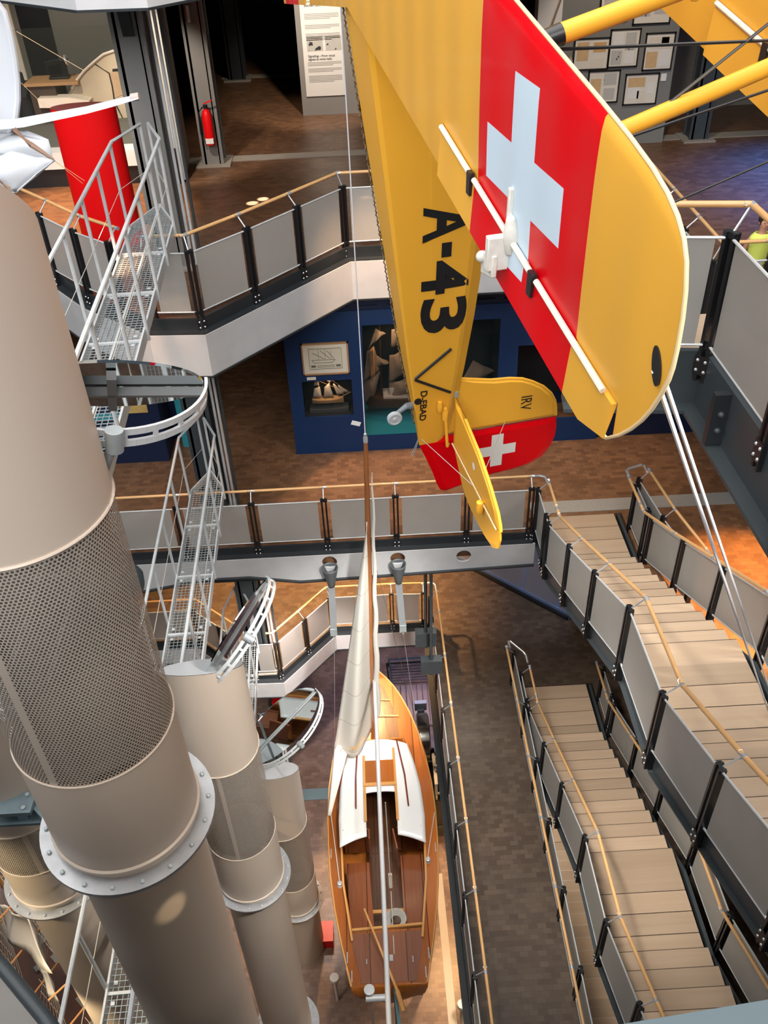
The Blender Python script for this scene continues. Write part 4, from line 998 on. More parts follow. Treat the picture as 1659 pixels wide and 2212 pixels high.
# ------------------------------------------------------------------ heliostat mirrors
MIR = mat('mirror glass', (.50, .56, .57), .03, 1., var=.02)
def mirror(label, p, q, ratio, bulge, s_px, y, group='tilting mirrors', bw=.035, cross=True, foot=None):
    A, B = PY(*p, y), PY(*q, y); C_ = (A+B)/2; R = (A-B).length/2; a = (B-A).normalized()
    v = (EYE-C_).normalized(); a = (a-v*a.dot(v)).normalized()
    s = v.cross(a).normalized()
    # choose the side that points the way asked for in the picture
    scr = right*s_px[0]+down*s_px[1]
    if s.dot(scr) < 0: s = -s
    n = v*ratio+s*math.sqrt(1-ratio*ratio)
    m_ = v*math.sqrt(1-bulge*bulge)+s*bulge
    t = thing('mirror', label, 'mirror', C_, group)
    e = n.cross(a).normalized()
    b = MB(); N_ = 48
    ring = [C_+(a*math.cos(2*pi*i/N_)+e*math.sin(2*pi*i/N_))*R for i in range(N_)]
    b.add([r-n*.006 for r in ring]+[r+n*.006 for r in ring], [tuple(range(N_)), tuple(range(2*N_-1, N_-1, -1))]+[(i, (i+1) % N_, N_+(i+1) % N_, N_+i) for i in range(N_)])
    b.build('disc', MIR, t)
    b = MB(); b.bar(C_-a*R+n*bw*.8, C_+a*R+n*bw*.8, bw, bw, up=n)
    if cross: b.bar(C_-e*R*.75+n*bw*.8, C_+e*R*.75+n*bw*.8, bw, bw, up=n)
    b; b.build('brace', mat('grey brace paint', (.2, .21, .22), .45, .2, var=.1), t)
    arc = [C_+a*R*1.03*math.cos(pi*i/30)+m_*R*1.03*math.sin(pi*i/30) for i in range(31)]
    w = a.cross(m_).normalized()
    b = MB()
    for o in (-.028, .028):
        for i in range(30): b.bar(arc[i]+w*o, arc[i+1]+w*o, .03, .014, up=(arc[i]-C_).normalized())
    for i in range(2, 30, 3): b.bar(arc[i]-w*.03, arc[i]+w*.03, .02, .012, up=(arc[i]-C_).normalized())
    ar = b.build('arc', GALVL, t)
    b = MB()
    for i in range(2, 30, 4): b.sphere(arc[i]+w*.03+(C_-arc[i]).normalized()*.012, .010, 6)
    b.build('bolt', CHAN, ar)
    k = arc[15]; b = MB(); b.lathe(k-w*.06+m_*.03, [(0, 0), (.038, 0), (.038, .1), (0, .1)], 18, w); b.tube(k+m_*.02, V(foot) if foot else k+V((0, 0, -.35)), .022, 10); b.build('pivot', GALV, t)
    return t
mirror('large dark tilted mirror with cross brace and riveted arc beside the nearest light tube', (44, 833), (437, 832), .24, .52, (0, 1), 3.5, foot=(-1.40, 3.1, 14.35), bw=.04)
mirror('narrow mirror seen edge on above the second light tube', (462, 1440), (563, 1278), .10, .22, (1, .6), 6.1, foot=(-1.55, 6.0, 10.35), bw=.02, cross=False)
mirror('small oval mirror reflecting the hall above the smallest light tube', (557, 1622), (664, 1511), .42, .5, (.6, 1), 8.75, foot=(-1.75, 8.7, 5.0), bw=.026, cross=False)
# steel bracket and lamp at the left
t = thing('tube_bracket', 'blue grey bolted steel bracket between the nearest tube and the yellowish one', 'bracket', (-2.9, 4.2, 10.8))
b = MB(); b.box((-3.22, 4.1, 10.86), (-2.84, 4.3, 10.9)); b.box((-3.2, 4.1, 10.72), (-2.8, 4.3, 10.75)); b.box((-2.98, 4.14, 10.75), (-2.9, 4.26, 10.86)); b.bar((-2.84, 4.2, 10.8), (-1.8, 3.2, 10.9), .06, .1); b.build('plate', mat('blue grey zinc', (.22, .30, .34), .4, .5, var=.25, scale=12), t)
for x, y in ((-3.14, 4.14), (-2.9, 4.14), (-2.9, 4.26), (-3.14, 4.26)): MB().lathe((x, y, 10.9), [(.018, 0), (.018, .02), (0, .022)], 8).build('bolt', GALV, t)
t = thing('spotlight', 'dark rounded spotlight housing peeping out behind the nearest tube under the bridge', 'lamp', PY(285, 1250, 9.2))
q = PY(285, 1245, 9.2); b = MB(); b.lathe(q, [(0, .16), (.1, .13), (.15, .04), (.16, -.12), (.15, -.2)], 18, (.1, .1, 1)); b.build('housing', mat('dark green grey lamp', (.05, .075, .085), .4, .2, var=.1), t, solid=.01)
b = MB(); b.tube(q+V((0, 0, .1)), q+V((-.3, .6, .3)), .025, 8); b.build('arm', STEEL, t)

# ------------------------------------------------------------------ exhibits, bridge level: blue cabinets
def vbox(x0, x1, y0, y1, z0, z1): return MB().box((x0, y0, z0), (x1, y1, z1))
YC_ = 13.84
t = thing('display_cabinet', 'large deep blue display cabinet with ship models on the bridge level', 'cabinet', (1.2, 14.4, L2))
outl = [(-1.4, L2), (4.3, L2), (4.3, 10.38), (-1.4, 10.38)]
h1 = [(-1.16, 8.3), (-.27, 8.3), (-.27, 9.06), (-1.16, 9.06)]; h2 = [(-.06, 7.82), (2.36, 7.82), (2.36, 10.1), (-.03, 10.1)]; h3 = [(2.72, 8.0), (3.9, 8.0), (3.9, 9.56), (2.7, 9.56)]
b = MB(); place(b, flat([outl, h1, h2, h3], .05), (0, YC_+.05, 0), (1, 0, 0), (0, 0, 1), (0, -1, 0)); b.build('front', BLUE, t)
b = MB(); b.box((-1.4, 15.2, L2), (4.3, 15.25, 10.38)); b.box((-1.4, YC_+.05, L2), (-1.36, 15.2, 10.38)); b.box((4.26, YC_+.05, L2), (4.3, 15.2, 10.38)); b.box((-1.4, YC_+.05, 10.34), (4.3, 15.2, 10.38)); b.build('carcass', BLUED, t)
b = MB(); b.box((-.08, YC_+.05, 7.78), (2.38, 15.2, 7.82)); b.build('shelf', TURQ, t)
b = MB(); b.box((-1.2, 14.5, 8.2), (-.2, 14.53, 9.2)); b.box((-1.18, YC_+.05, 8.26), (-.25, 14.5, 8.3)); b.box((-1.2, 15.15, 7.8), (4.2, 15.19, 10.3)); b.box((2.38, YC_+.05, 7.6), (2.42, 15.2, 10.3)); b.box((-.2, YC_+.05, 7.6), (-.16, 15.2, 10.3)); b.build('partition', mat('black backing', (.012, .014, .018), .6, var=.2), t)
b = MB(); b.box((-1.2, YC_+.03, 8.26), (-.23, YC_+.036, 9.1)); b.box((-.08, YC_+.03, 7.8), (2.38, YC_+.036, 10.12)); b.build('glass_pane', GLASS, t)
b = MB()
for k in range(9): b.box((-.6+.5*k, YC_-.01, 10.43), (-.25+.5*k, YC_+.02, 10.47))
b.box((-1.3, YC_+.02, 10.38), (4.2, YC_+.3, 10.55)); b.build('vent_band', BLUED, t)
def drawing_mat(name, base, ink):
    m = mat(name, base, .7, var=.04); N, L, bs = nodes(m)
    tc = N.new('ShaderNodeTexCoord'); nz = N.new('ShaderNodeTexNoise'); nz.inputs['Scale'].default_value = 9; nz.inputs['Detail'].default_value = 4; L.new(tc.outputs['Object'], nz.inputs['Vector'])
    f = math_(N, L, 'GREATER_THAN', nz.outputs['Fac'], .62)
    L.new(mixc(N, L, f, base, ink), bs.inputs['Base Color']); return m
def picture(label, c, w, h, fm, y, group, fw=.025, tilt=0, content=None, n=(0, -1, 0)):
    """framed sheet hanging on a wall that faces the viewer"""
    cx, cz = c
    t = thing('picture_frame', label, 'picture', (cx, y, cz-h/2), group)
    b = MB()
    for x0, x1, z0, z1 in ((-w/2, w/2, h/2-fw, h/2), (-w/2, w/2, -h/2, -h/2+fw), (-w/2, -w/2+fw, -h/2, h/2), (w/2-fw, w/2, -h/2, h/2)): b.box((cx+x0, y-.035, cz+z0), (cx+x1, y, cz+z1))
    b.build('frame', fm, t)
    vbox(cx-w/2+fw*.5, cx+w/2-fw*.5, y-.015, y-.008, cz-h/2+fw*.5, cz+h/2-fw*.5).build('mount', PAPER, t)
    for i, (u0, u1, v0, v1, mm) in enumerate(content or ()):
        vbox(cx+u0*w/2, cx+u1*w/2, y-.019, y-.0145, cz+v0*h/2, cz+v1*h/2).build('sheet', mm, t)
    return t
SEPIA = mat('sepia document', (.62, .42, .22), .7, var=.2, scale=12); OCHRE = mat('ochre document', (.62, .36, .14), .7, var=.15, scale=10)
PHOTO = drawing_mat('old black and white photograph', (.5, .49, .46), (.03, .03, .03)); CREAM = mat('cream document', (.72, .66, .56), .7, var=.06, scale=14); LIGHTS = mat('white document', (.76, .75, .72), .7, var=.05, scale=14)
INK = mat('faded ink', (.14, .14, .11), .7, var=.2)
pf = picture('oak framed ship drawing hung on the blue cabinet', (-.70, 9.51), .82, .62, WOODF, YC_, None, content=[(-.72, .72, -.66, .7, mat('aged drawing paper', (.66, .64, .54), .7, var=.06, scale=8))])
b = MB(); cx, cz, y = -.70, 9.51, YC_-.021
for p, q in (((-.24, -.02), (-.2, -.075)), ((-.2, -.075), (.12, -.075)), ((.12, -.075), (.17, -.02)), ((.17, -.02), (-.24, -.02)), ((-.12, -.02), (-.12, .17)), ((0, -.02), (0, .19)), ((.1, -.02), (.1, .15)), ((-.22, .12), (-.02, 0)), ((-.08, .16), (.08, 0)), ((.03, .16), (.15, 0)), ((-.15, -.13), (.15, -.13)), ((-.15, -.16), (.15, -.16)), ((-.15, -.13), (-.15, -.16)), ((.15, -.13), (.15, -.16)),
              ((-.285, .2), (.285, .2)), ((-.285, -.195), (.285, -.195)), ((-.285, .2), (-.285, -.195)), ((.285, .2), (.285, -.195))): b.bar((cx+p[0], y, cz+p[1]), (cx+q[0], y, cz+q[1]), .004, .007, up=(0, 0, 1))
for x in (-.22, .22): b.box((cx+x-.04, y-.002, cz-.16), (cx+x+.04, y+.002, cz-.12))
b.build('ink_drawing', INK, pf)
tag(vbox(-1.06, -.9, YC_-.02, YC_, 9.1, 9.15).build('label_card', WHITE, at=(-.98, YC_, 9.1)), 'small white caption strip under the framed ship drawing', 'label')
# small ship model in the niche
SAILB = mat('brown model sail', (.19, .135, .095), .8, var=.2, scale=4); SAILC = mat('pale model sail', (.46, .40, .34), .8, var=.15, scale=8); HULLM = mat('dark model hull', (.05, .025, .015), .35, var=.3); LIT = mat('honey wood model deck', (.5, .3, .14), .5, var=.2)
def cloth(b, quad, sag, nu=8, nv=8):
    q = [V(p) for p in quad]; nrm = (q[1]-q[0]).cross(q[3]-q[0]).normalized()
    b.grid(lambda u, v: q[0].lerp(q[1], u).lerp(q[3].lerp(q[2], u), v)+nrm*sag*math.sin(pi*u)*math.sin(pi*v)+nrm*sag*.25*math.sin(9*u+4*v), nu, nv); return b
t = thing('ship_model', 'small pale sailed ship model in the niche under the framed drawing', 'model ship', (-.72, 14.15, 8.3), 'ship models')
b = MB(); Y = 14.12
pts = [(-1.0, 8.55), (-.98, 8.47), (-.85, 8.42), (-.6, 8.42), (-.5, 8.47), (-.45, 8.54)]
secs = [[V((x, Y-.09*k, 8.54)), V((x, Y-.07*k, 8.47)), V((x, Y, 8.42)), V((x, Y+.07*k, 8.47)), V((x, Y+.09*k, 8.54))] for x, k in ((-1.02, .5), (-.9, 1), (-.7, 1.1), (-.55, .8), (-.44, .05))]
loft(b, secs); b.build('hull', LIT, t)
b = MB()
for x in (-.88, -.68): b.tube((x, Y, 8.5), (x, Y, 9.0), .008, 6)
b.tube((-.5, Y, 8.54), (-.3, Y, 8.64), .006, 6); b.tube((-.9, Y, 8.92), (-.35, Y, 8.62), .003, 5); b.tube((-.68, Y, 8.95), (-.32, Y, 8.63), .003, 5); b.build('mast', LIT, t)
for q in ([(-1.0, Y-.03, 8.6), (-.84, Y-.03, 8.57), (-.86, Y-.02, 8.8), (-.97, Y-.02, 8.76)], [(-.8, Y-.03, 8.58), (-.62, Y-.03, 8.58), (-.69, Y-.02, 8.86), (-.78, Y-.02, 8.78)], [(-.56, Y, 8.6), (-.42, Y, 8.6), (-.6, Y, 8.84), (-.62, Y, 8.82)], [(-.46, Y, 8.62), (-.33, Y, 8.65), (-.52, Y, 8.8), (-.53, Y, 8.79)], [(-.97, Y-.01, 8.82), (-.87, Y-.01, 8.8), (-.88, Y, 8.97), (-.92, Y, 8.98)], [(-.72, Y, 8.88), (-.64, Y, 8.87), (-.66, Y, 9.02), (-.7, Y, 9.02)]):
    b = MB(); cloth(b, q, .02, 5, 5); b.build('sail', SAILC, t, solid=.003)
b = MB(); b.box((-1.08, Y-.12, 8.3), (-.36, Y+.12, 8.36)); b.tube((-.9, Y, 8.36), (-.9, Y, 8.43), .012, 6); b.tube((-.62, Y, 8.36), (-.62, Y, 8.43), .012, 6); b.build('stand', mat('grey model base', (.07, .075, .075), .5, var=.1), t)
# large brown-sailed ship model
t = thing('ship_model', 'large brown sailed ship model behind glass, partly hidden by the aeroplane tail', 'model ship', (1.0, 14.5, 7.82), 'ship models'); Y = 14.5
secs = [[V((x, Y-.22*k, 8.32+e)), V((x, Y-.2*k, 8.15)), V((x, Y, 7.98)), V((x, Y+.2*k, 8.15)), V((x, Y+.22*k, 8.32+e))] for x, k, e in ((.0, .5, .05), (.3, 1, 0), (1.0, 1.1, -.02), (1.7, .9, .03), (2.15, .1, .1))]
loft(MB(), secs).build('hull', HULLM, t)
b = MB(); b.box((.3, Y-.16, 8.31), (.78, Y+.16, 8.36)); b.box((.42, Y-.12, 8.36), (.72, Y+.12, 8.52)); b.build('deckhouse', SAILC, t)
b = MB()
for x in (.28, .95, 1.6): b.tube((x, Y, 8.2), (x, Y, 10.0), .018, 8)
b.tube((2.1, Y, 8.38), (2.34, Y, 8.7), .012, 6); b.build('mast', HULLM, t)
f3 = lambda cx, cy, y: PY(600+cx/3.318, 660+cy/3.318, y)
for q, mm in (([(620, 700), (700, 640), (735, 470), (605, 560)], SAILB), ([(605, 555), (735, 465), (690, 290), (640, 330)], SAILB), ([(640, 320), (700, 250), (775, 200), (700, 165)], SAILB), ([(700, 440), (800, 415), (800, 405), (700, 355)], SAILB), ([(840, 705), (945, 610), (940, 520), (795, 560)], SAILB), ([(795, 555), (950, 470), (890, 330), (800, 360)], SAILB), ([(810, 300), (890, 290), (880, 150), (815, 175)], SAILB), ([(1300, 560), (1440, 538), (1562, 470), (1400, 395)], SAILB)):
    b = MB(); cloth(b, [f3(x, y, Y-.1) for x, y in q], .07); b.build('sail', mm, t, solid=.004)
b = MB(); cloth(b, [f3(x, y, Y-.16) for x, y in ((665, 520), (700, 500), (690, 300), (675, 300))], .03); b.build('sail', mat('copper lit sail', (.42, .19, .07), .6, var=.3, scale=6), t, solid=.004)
# the other blue pieces on the bridge level
t = thing('display_cabinet', 'navy display desk beneath the upper catwalk with small lit pictures', 'cabinet', (-4.5, 14.2, L2), 'blue display furniture')
vbox(-5.1, -3.8, 13.85, 14.5, L2, 8.9).build('body', BLUED, t); MB().poly([(-5.1, 13.85, 8.9), (-3.8, 13.85, 8.9), (-3.8, 14.5, 9.15), (-5.1, 14.5, 9.15)], (0, 0, .03)).build('top', BLUE, t)
q = PY(289, 880, 13.84); b = vbox(q.x-.24, q.x+.24, 13.82, 13.85, q.z-.11, q.z+.11); pf2 = b.build('picture', mat('yellow painted landscape', (.6, .42, .14), .6, var=.5, scale=5), t)
b = vbox(-5.05, -4.4, 13.82, 13.85, 8.5, 8.62); b.build('picture', TURQ, t)
t = thing('upright_panel', 'tall turquoise and navy panel behind the end of the upper catwalk', 'panel', (-3.75, 14.6, L2))
vbox(-4.1, -3.66, 14.6, 14.7, L2, 10.6).build('board', BLUED, t); vbox(-4.0, -3.78, 14.57, 14.6, 8.9, 10.5).build('stripe', TURQ, t); vbox(-3.6, -3.45, 14.3, 14.4, L2, 9.3).build('stripe', TURQ, t)
t = thing('display_cabinet', 'navy cabinet low behind the wing tip on the bridge level', 'cabinet', (5.3, 14.3, L2), 'blue display furniture')
vbox(4.06, 6.6, 13.9, 14.6, L2, 8.42).build('body', BLUED, t); vbox(4.0, 6.65, 13.86, 14.65, 8.42, 8.47).build('top', BLACK, t)
b = MB()
for x in (5.72, 6.1): b.box((x, 13.9, 8.48), (x+.07, 13.95, 8.52)); b.box((x+.1, 13.9, 8.48), (x+.17, 13.95, 8.52))
b.build('caption', CREAM, t); vbox(4.2, 6.5, 14.3, 14.35, 8.47, 8.62).build('ledge', WOODF, t)

# ------------------------------------------------------------------ upper floor exhibits
t = thing('text_panel', 'grey upright panel carrying a white text sheet with two photographs', 'panel', (-.45, 20.35, L1))
vbox(-1.06, .16, 20.3, 20.5, L1, 14.9).build('body', mat('grey display panel', (.26, .25, .24), .6, var=.05), t)
sh = vbox(-.95, -.11, 20.28, 20.3, 12.28, 14.8).build('sheet', WHITE, t)
def lines(parent, x0, x1, z, n, dz, y, h=.014):
    b = MB()
    for k in range(n): b.box((x0, y-.002, z-k*dz), (x1-(.25 if k == n-1 else .0)*(x1-x0), y, z-k*dz+h))
    b.build('text_lines', mat('grey print', (.42, .41, .40), .7, var=.1), parent)
y = 20.279
for z, n in ((13.82, 4), (13.62, 3), (13.46, 5), (12.93, 3), (12.81, 3), (12.67, 5)): lines(sh, -.87, -.17, z, n, .028, y)
for x in (-.86, -.48): vbox(x, x+.33, y-.002, y, 12.96+.19, 13.2+.22).build('photograph', PHOTO, sh)
def front_text(body, x, z, h, w, y, parent, m=BLACK, bold=.0):
    cu = bpy.data.curves.new('tmp', 'FONT'); cu.body = body; cu.size = h; cu.extrude = .001; cu.offset = bold; cu.resolution_u = 2
    vs, fs = _curve_mesh(cu, .001); ax, bx = min(p.x for p in vs), max(p.x for p in vs)
    b = MB(); b.add([V((x+(p.x-ax)/(bx-ax)*w, y-p.z, z+p.y)) for p in vs], fs); b.build('lettering', m, parent)
front_text('Signalling \u2013 From visual', -.85, 13.035, .062, .55, y, sh, bold=.001); front_text('signals to voice radio', -.85, 12.975, .062, .49, y, sh, bold=.001)
front_text('zeichen zum Funk', -.86, 13.96, .065, .5, y, sh, bold=.001); front_text('Komm', -.86, 14.03, .065, .17, y, sh, bold=.001)
# wall of framed documents
t = thing('partition_wall', 'grey partition hung with framed documents behind the aeroplane wing', 'partition', (4.6, 17.3, L1))
vbox(3.3, 5.83, 17.2, 17.5, L1, 15.6).build('body', mat('grey partition paint', (.205, .205, .195), .7, var=.04), t)
vbox(3.3, 3.72, 17.17, 17.2, L1, 15.6).build('white_board', WHITE, t)
BF = mat('black picture frame', (.012, .011, .011), .35, var=.1)
docs = [((4.30, 13.48), .64, .52, 'upper left framed sheet with orange pages on the grey partition', [(-.8, -.15, -.4, .75, SEPIA), (.0, .75, -.85, -.3, CREAM), (.1, .8, .1, .7, OCHRE)]),
        ((4.88, 13.55), .54, .62, 'tall framed sheet of four pictures in the middle of the grey partition', [(-.75, -.1, .1, .8, LIGHTS), (.05, .75, -.1, .8, PHOTO), (-.8, -.1, -.85, -.1, PHOTO), (.1, .7, -.8, -.2, LIGHTS)]),
        ((5.51, 13.47), .53, .61, 'framed sheet at the right of the upper row on the grey partition', [(-.7, .8, .15, .8, CREAM), (-.8, -.05, -.85, .0, SEPIA), (.05, .8, -.8, .05, LIGHTS), (.1, .6, .35, .75, OCHRE)]),
        ((4.58, 12.93), .58, .55, 'lower left framed sheet with two black and white photographs', [(-.8, -.15, -.75, .5, SEPIA), (-.0, .8, .1, .8, PHOTO), (.05, .75, -.8, -.1, PHOTO)]),
        ((5.28, 12.86), .62, .53, 'lower right framed sheet of assorted papers beside the small white card', [(-.8, .2, .15, .75, SEPIA), (-.75, -.1, -.6, .1, LIGHTS), (-.2, .3, -.85, -.1, CREAM), (.35, .8, -.3, .4, LIGHTS)]),
        ((4.62, 14.2), .5, .45, 'small framed sheet near the top, partly behind the front strut', [(-.7, .7, -.3, .7, PHOTO)]),
        ((5.3, 14.22), .66, .62, 'top right framed sheet with two engravings, cut by the upper wing', [(-.8, -.1, -.6, .8, PHOTO), (.1, .8, -.5, .7, PHOTO)]),
        ((4.78, 14.05), .5, .3, 'small pale framed sheet peeping under the front strut', [(-.7, .6, -.6, .6, LIGHTS)])]
for c, w, h, lab, cont in docs[:7]: picture(lab, c, w, h, BF, 17.2, 'framed documents', .022, content=cont)
tag(vbox(5.62, 5.72, 17.185, 17.2, 12.98, 13.1).build('label_card', WHITE, at=(5.67, 17.2, 12.98)), 'small white card right of the framed documents', 'label')
t = thing('model_aircraft', 'tiny pale paper model beside the framed documents at the wing edge', 'model', (3.92, 17.1, 13.3))
b = MB(); b.add([(3.86, 17.2, 13.32), (3.92, 17.1, 13.48), (4.0, 17.2, 13.35), (3.92, 17.2, 13.28)], [(0, 1, 3), (1, 2, 3), (0, 3, 2), (0, 2, 1)]); b.build('wing', CREAM, t); b = MB(); b.add([(3.88, 17.1, 13.45), (3.9, 17.05, 13.55), (3.91, 17.1, 13.44)], [(0, 1, 2)]); b.build('fin', OCHRE, t, solid=.004)
tag(vbox(6.6, 9.5, 19.5, 19.7, L1, 15).build('partition_wall', GREYW, at=(8, 19.6, L1)), 'pale grey wall end behind the framed documents, right of the partition', 'partition')
# extinguisher
q = V((-2.62, 16.98, 12.32)); t = thing('fire_extinguisher', 'red fire extinguisher hanging on the grey column', 'fire extinguisher', q)
MB().lathe(q, [(0, .0), (.085, .0), (.09, .03), (.09, .5), (.06, .58), (.03, .6), (.03, .64), (0, .64)], 20).build('body', REDP, t)
MB().box(q+V((-.07, -.092, .03)), q+V((.07, -.06, .12))).build('label', WHITE, t)
b = MB(); b.lathe(q+V((0, 0, .62)), [(.04, 0), (.04, .06), (0, .07)], 12); b.path([q+V((-.05, 0, .64)), q+V((-.14, 0, .55)), q+V((-.15, 0, .2)), q+V((-.12, -.02, .05))], .014, 6); b.build('hose', BLACK, t)
b = MB(); b.bar(q+V((-.02, -.02, .70)), q+V((.14, -.06, .76)), .02, .02); b.build('lever', REDP, t)
tag(vbox(-2.7, -2.66, 17.0, 17.1, 14.3, 14.55).build('call_point', WHITE, at=(-2.68, 17.0, 14.3)), 'small white box on the column above the fire extinguisher', 'box')
t = thing('display_wall', 'grey slanted display wall between the upper column and the extinguisher', 'partition', (-3.4, 17.0, L1))
MB().poly([(-3.55, 16.2, L1+.05), (-3.02, 16.2, L1+.05), (-3.17, 17.7, L1+.05), (-3.6, 17.7, L1+.05)], (0, 0, 3.5)).build('body', mat('lit grey wall', (.34, .33, .31), .7, var=.05), t); vbox(-3.5, -3.1, 16.15, 16.2, L1, 12.5).build('plinth', BLACK, t)
# sewing room case at the left
t = thing('exhibit_plinth', 'low exhibit island with black base and white ledge behind the red cylinder', 'plinth', (-5.4, 16.4, L1))
vbox(-8, -3.6, 16.3, 17.6, L1, 12.22).build('base', BLACK, t); vbox(-8, -3.62, 16.25, 17.6, 12.22, 12.5).build('ledge', WHITE, t); vbox(-8, -3.64, 16.6, 17.6, 12.5, 12.9).build('step', mat('olive grey board', (.10, .105, .085), .6, var=.1), t)
t = thing('rear_wall_panel', 'olive grey rear wall of the exhibit island with a dark gap', 'partition', (-5.5, 18.2, L1))
vbox(-9, -3.3, 18.2, 18.3, L1, 15.8).build('board', mat('olive grey wall', (.13, .13, .115), .7, var=.05), t); vbox(-5.9, -5.35, 18.15, 18.2, L1, 15.8).build('gap', BLACK, t)
t = thing('text_panel', 'cream text sheet on the wall at the upper left picture edge', 'panel', (-6.3, 18.1, 13.2)); vbox(-6.75, -6.0, 18.12, 18.18, 13.3, 15.4).build('sheet', CREAM, t)
b = MB()
for k in range(16): b.box((-6.65, 18.115, 13.6+.035*k), (-6.15, 18.12, 13.61+.035*k))
b.build('text_lines', mat('grey print', (1, 1, 1)), t)
q3 = lambda cx, cy, y: PY(cx/5.144, cy/5.144, y)
t = thing('sewing_machine', 'black sewing machine standing on a wooden table in the case', 'sewing machine', q3(700, 880, 16.9)); o = q3(700, 870, 16.9)
b = MB(); b.box(o+V((-.22, -.08, 0)), o+V((.12, .08, .04))); b.bar(o+V((.06, 0, .02)), o+V((.06, 0, .3)), .09, .1, up=(0, 1, 0)); b.bar(o+V((.1, 0, .28)), o+V((-.24, 0, .24)), .07, .08); b.bar(o+V((-.22, 0, .26)), o+V((-.22, 0, .08)), .05, .05, up=(0, 1, 0)); b.build('body', BLACK, t, bevel=.012)
b = MB(); b.lathe(o+V((.12, 0, .28)), [(.03, 0), (.09, .0), (.09, .03), (.03, .03)], 16, (1, 0, .2)); b.build('hand_wheel', CHROME, t)
t = thing('sewing_table', 'wooden table under the black sewing machine', 'table', (o.x-.1, 16.9, 12.9))
MB().box((o.x-.6, 16.6, o.z-.05), (o.x+.32, 17.2, o.z)).build('top', LIT, t)
b = MB(); zt = o.z-.05
for x in (o.x-.5, o.x+.22): b.bar((x, 16.7, 12.9), (x+.1, 17.1, zt), .03, .03); b.bar((x+.1, 16.7, 12.9), (x, 17.1, zt), .03, .03)
b.build('leg_frame', BLACK, t); vbox(o.x-.55, o.x-.1, 16.65, 17.1, 12.9, zt).build('panel', mat('brown side board', (.08, .055, .04), .5, var=.2), t)
t = thing('glass_case', 'glass case with visible edges around the sewing machine', 'display case', (-5.0, 16.6, 12.9))
b = MB(); b.box((-5.9, 16.5, 12.9), (-3.75, 16.51, 14.4)); b.box((-3.76, 16.5, 12.9), (-3.75, 17.4, 14.4)); b.build('pane', mat('case glass', (.05, .06, .05), .06, var=0, alpha=.1), t)
t = thing('glider_rib', 'round plywood glider panel with cut opening, beside the upper column', 'panel', q3(1150, 1150, 16.8), None)
def p8(cx, cy): return q3(cx, cy, 16.75)
arc = [(755, 1095), (800, 980), (860, 880), (940, 780), (1040, 690), (1150, 600), (1270, 560)]
MB().poly([p8(*c) for c in arc+[(1290, 640), (1310, 780), (1360, 1050), (1390, 1170), (1430, 1390), (1030, 1400), (1000, 1270), (985, 1130)]], (0, .05, 0)).build('sheet', mat('cream plywood', (.50, .43, .31), .55, var=.1, scale=5), t)
b = MB(); b.path([p8(*c)+V((0, -.02, 0)) for c in arc], .022, 6); b.build('rim', CREAM, t)
b = MB(); b.path([p8(*c)+V((0, -.015, 0)) for c in ((1060, 710), (1215, 810), (1250, 960), (1270, 1090), (1300, 1180), (1365, 1310), (1230, 1390))], .012, 5); b.build('seam', BLACK, t)
b = MB(); b.poly([p8(*c)+V((0, -.012, 0)) for c in ((1250, 765), (1310, 760), (1315, 792), (1252, 795))], (0, .005, 0)); b.build('slot', BLACK, t)
MB().poly([p8(*c)+V((0, -.01, 0)) for c in ((1215, 810), (1305, 780), (1365, 1050), (1270, 1090))], (0, .006, 0)).build('panel_picture', mat('sepia print', (.46, .33, .2), .6, var=.4, scale=4), t)
t = thing('garment_form', 'dark draped garment form standing low in the case', 'mannequin', q3(300, 1250, 16.9)); 
for cx, w in ((300, .16),):
    o = q3(cx, 1190, 16.95); MB().lathe(o+V((0, 0, -.35)), [(0, 0), (w*1.2, 0), (w*.8, .3), (w*1.15, .55), (w*.5, .75), (w*.45, .9), (0, .95)], 16).build('torso', mat('black cloth', (.018, .02, .024), .8, var=.2), t)
tag(MB().poly([q3(*c, 16.45) for c in ((415, 1100), (760, 1090), (985, 1130), (960, 1200), (440, 1200))], (0, .3, 0)).build('display_shelf', CREAM, at=q3(700, 1200, 16.5)), 'cream curved shelf just above the red cylinder', 'shelf')
# red cylinder
t = thing('display_column', 'tall bright red oval column with a flat dull red top behind the upper catwalk', 'column', (-3.83, 12.72, L1))
c = V((-3.8, 13.5, 0)); RA, RB = .46, .24
ell = [(c.x+RA*math.cos(2*pi*i/40), c.y+RB*math.sin(2*pi*i/40)) for i in range(40)]
ZR = PY(133, 232, 13.5).z
vs = [V((x, y, z)) for z in (L1, ZR) for x, y in ell]
b = MB(); b.add(vs, [(i, (i+1) % 40, 40+(i+1) % 40, 40+i) for i in range(40)], True); b.build('body', REDP, t)
b = MB(); b.add([V((x, y, ZR+.002)) for x, y in ell], [tuple(range(40))]); b.build('top', mat('muted red top', (.36, .10, .085), .6, var=.1), t)  # top is a duller red than the body
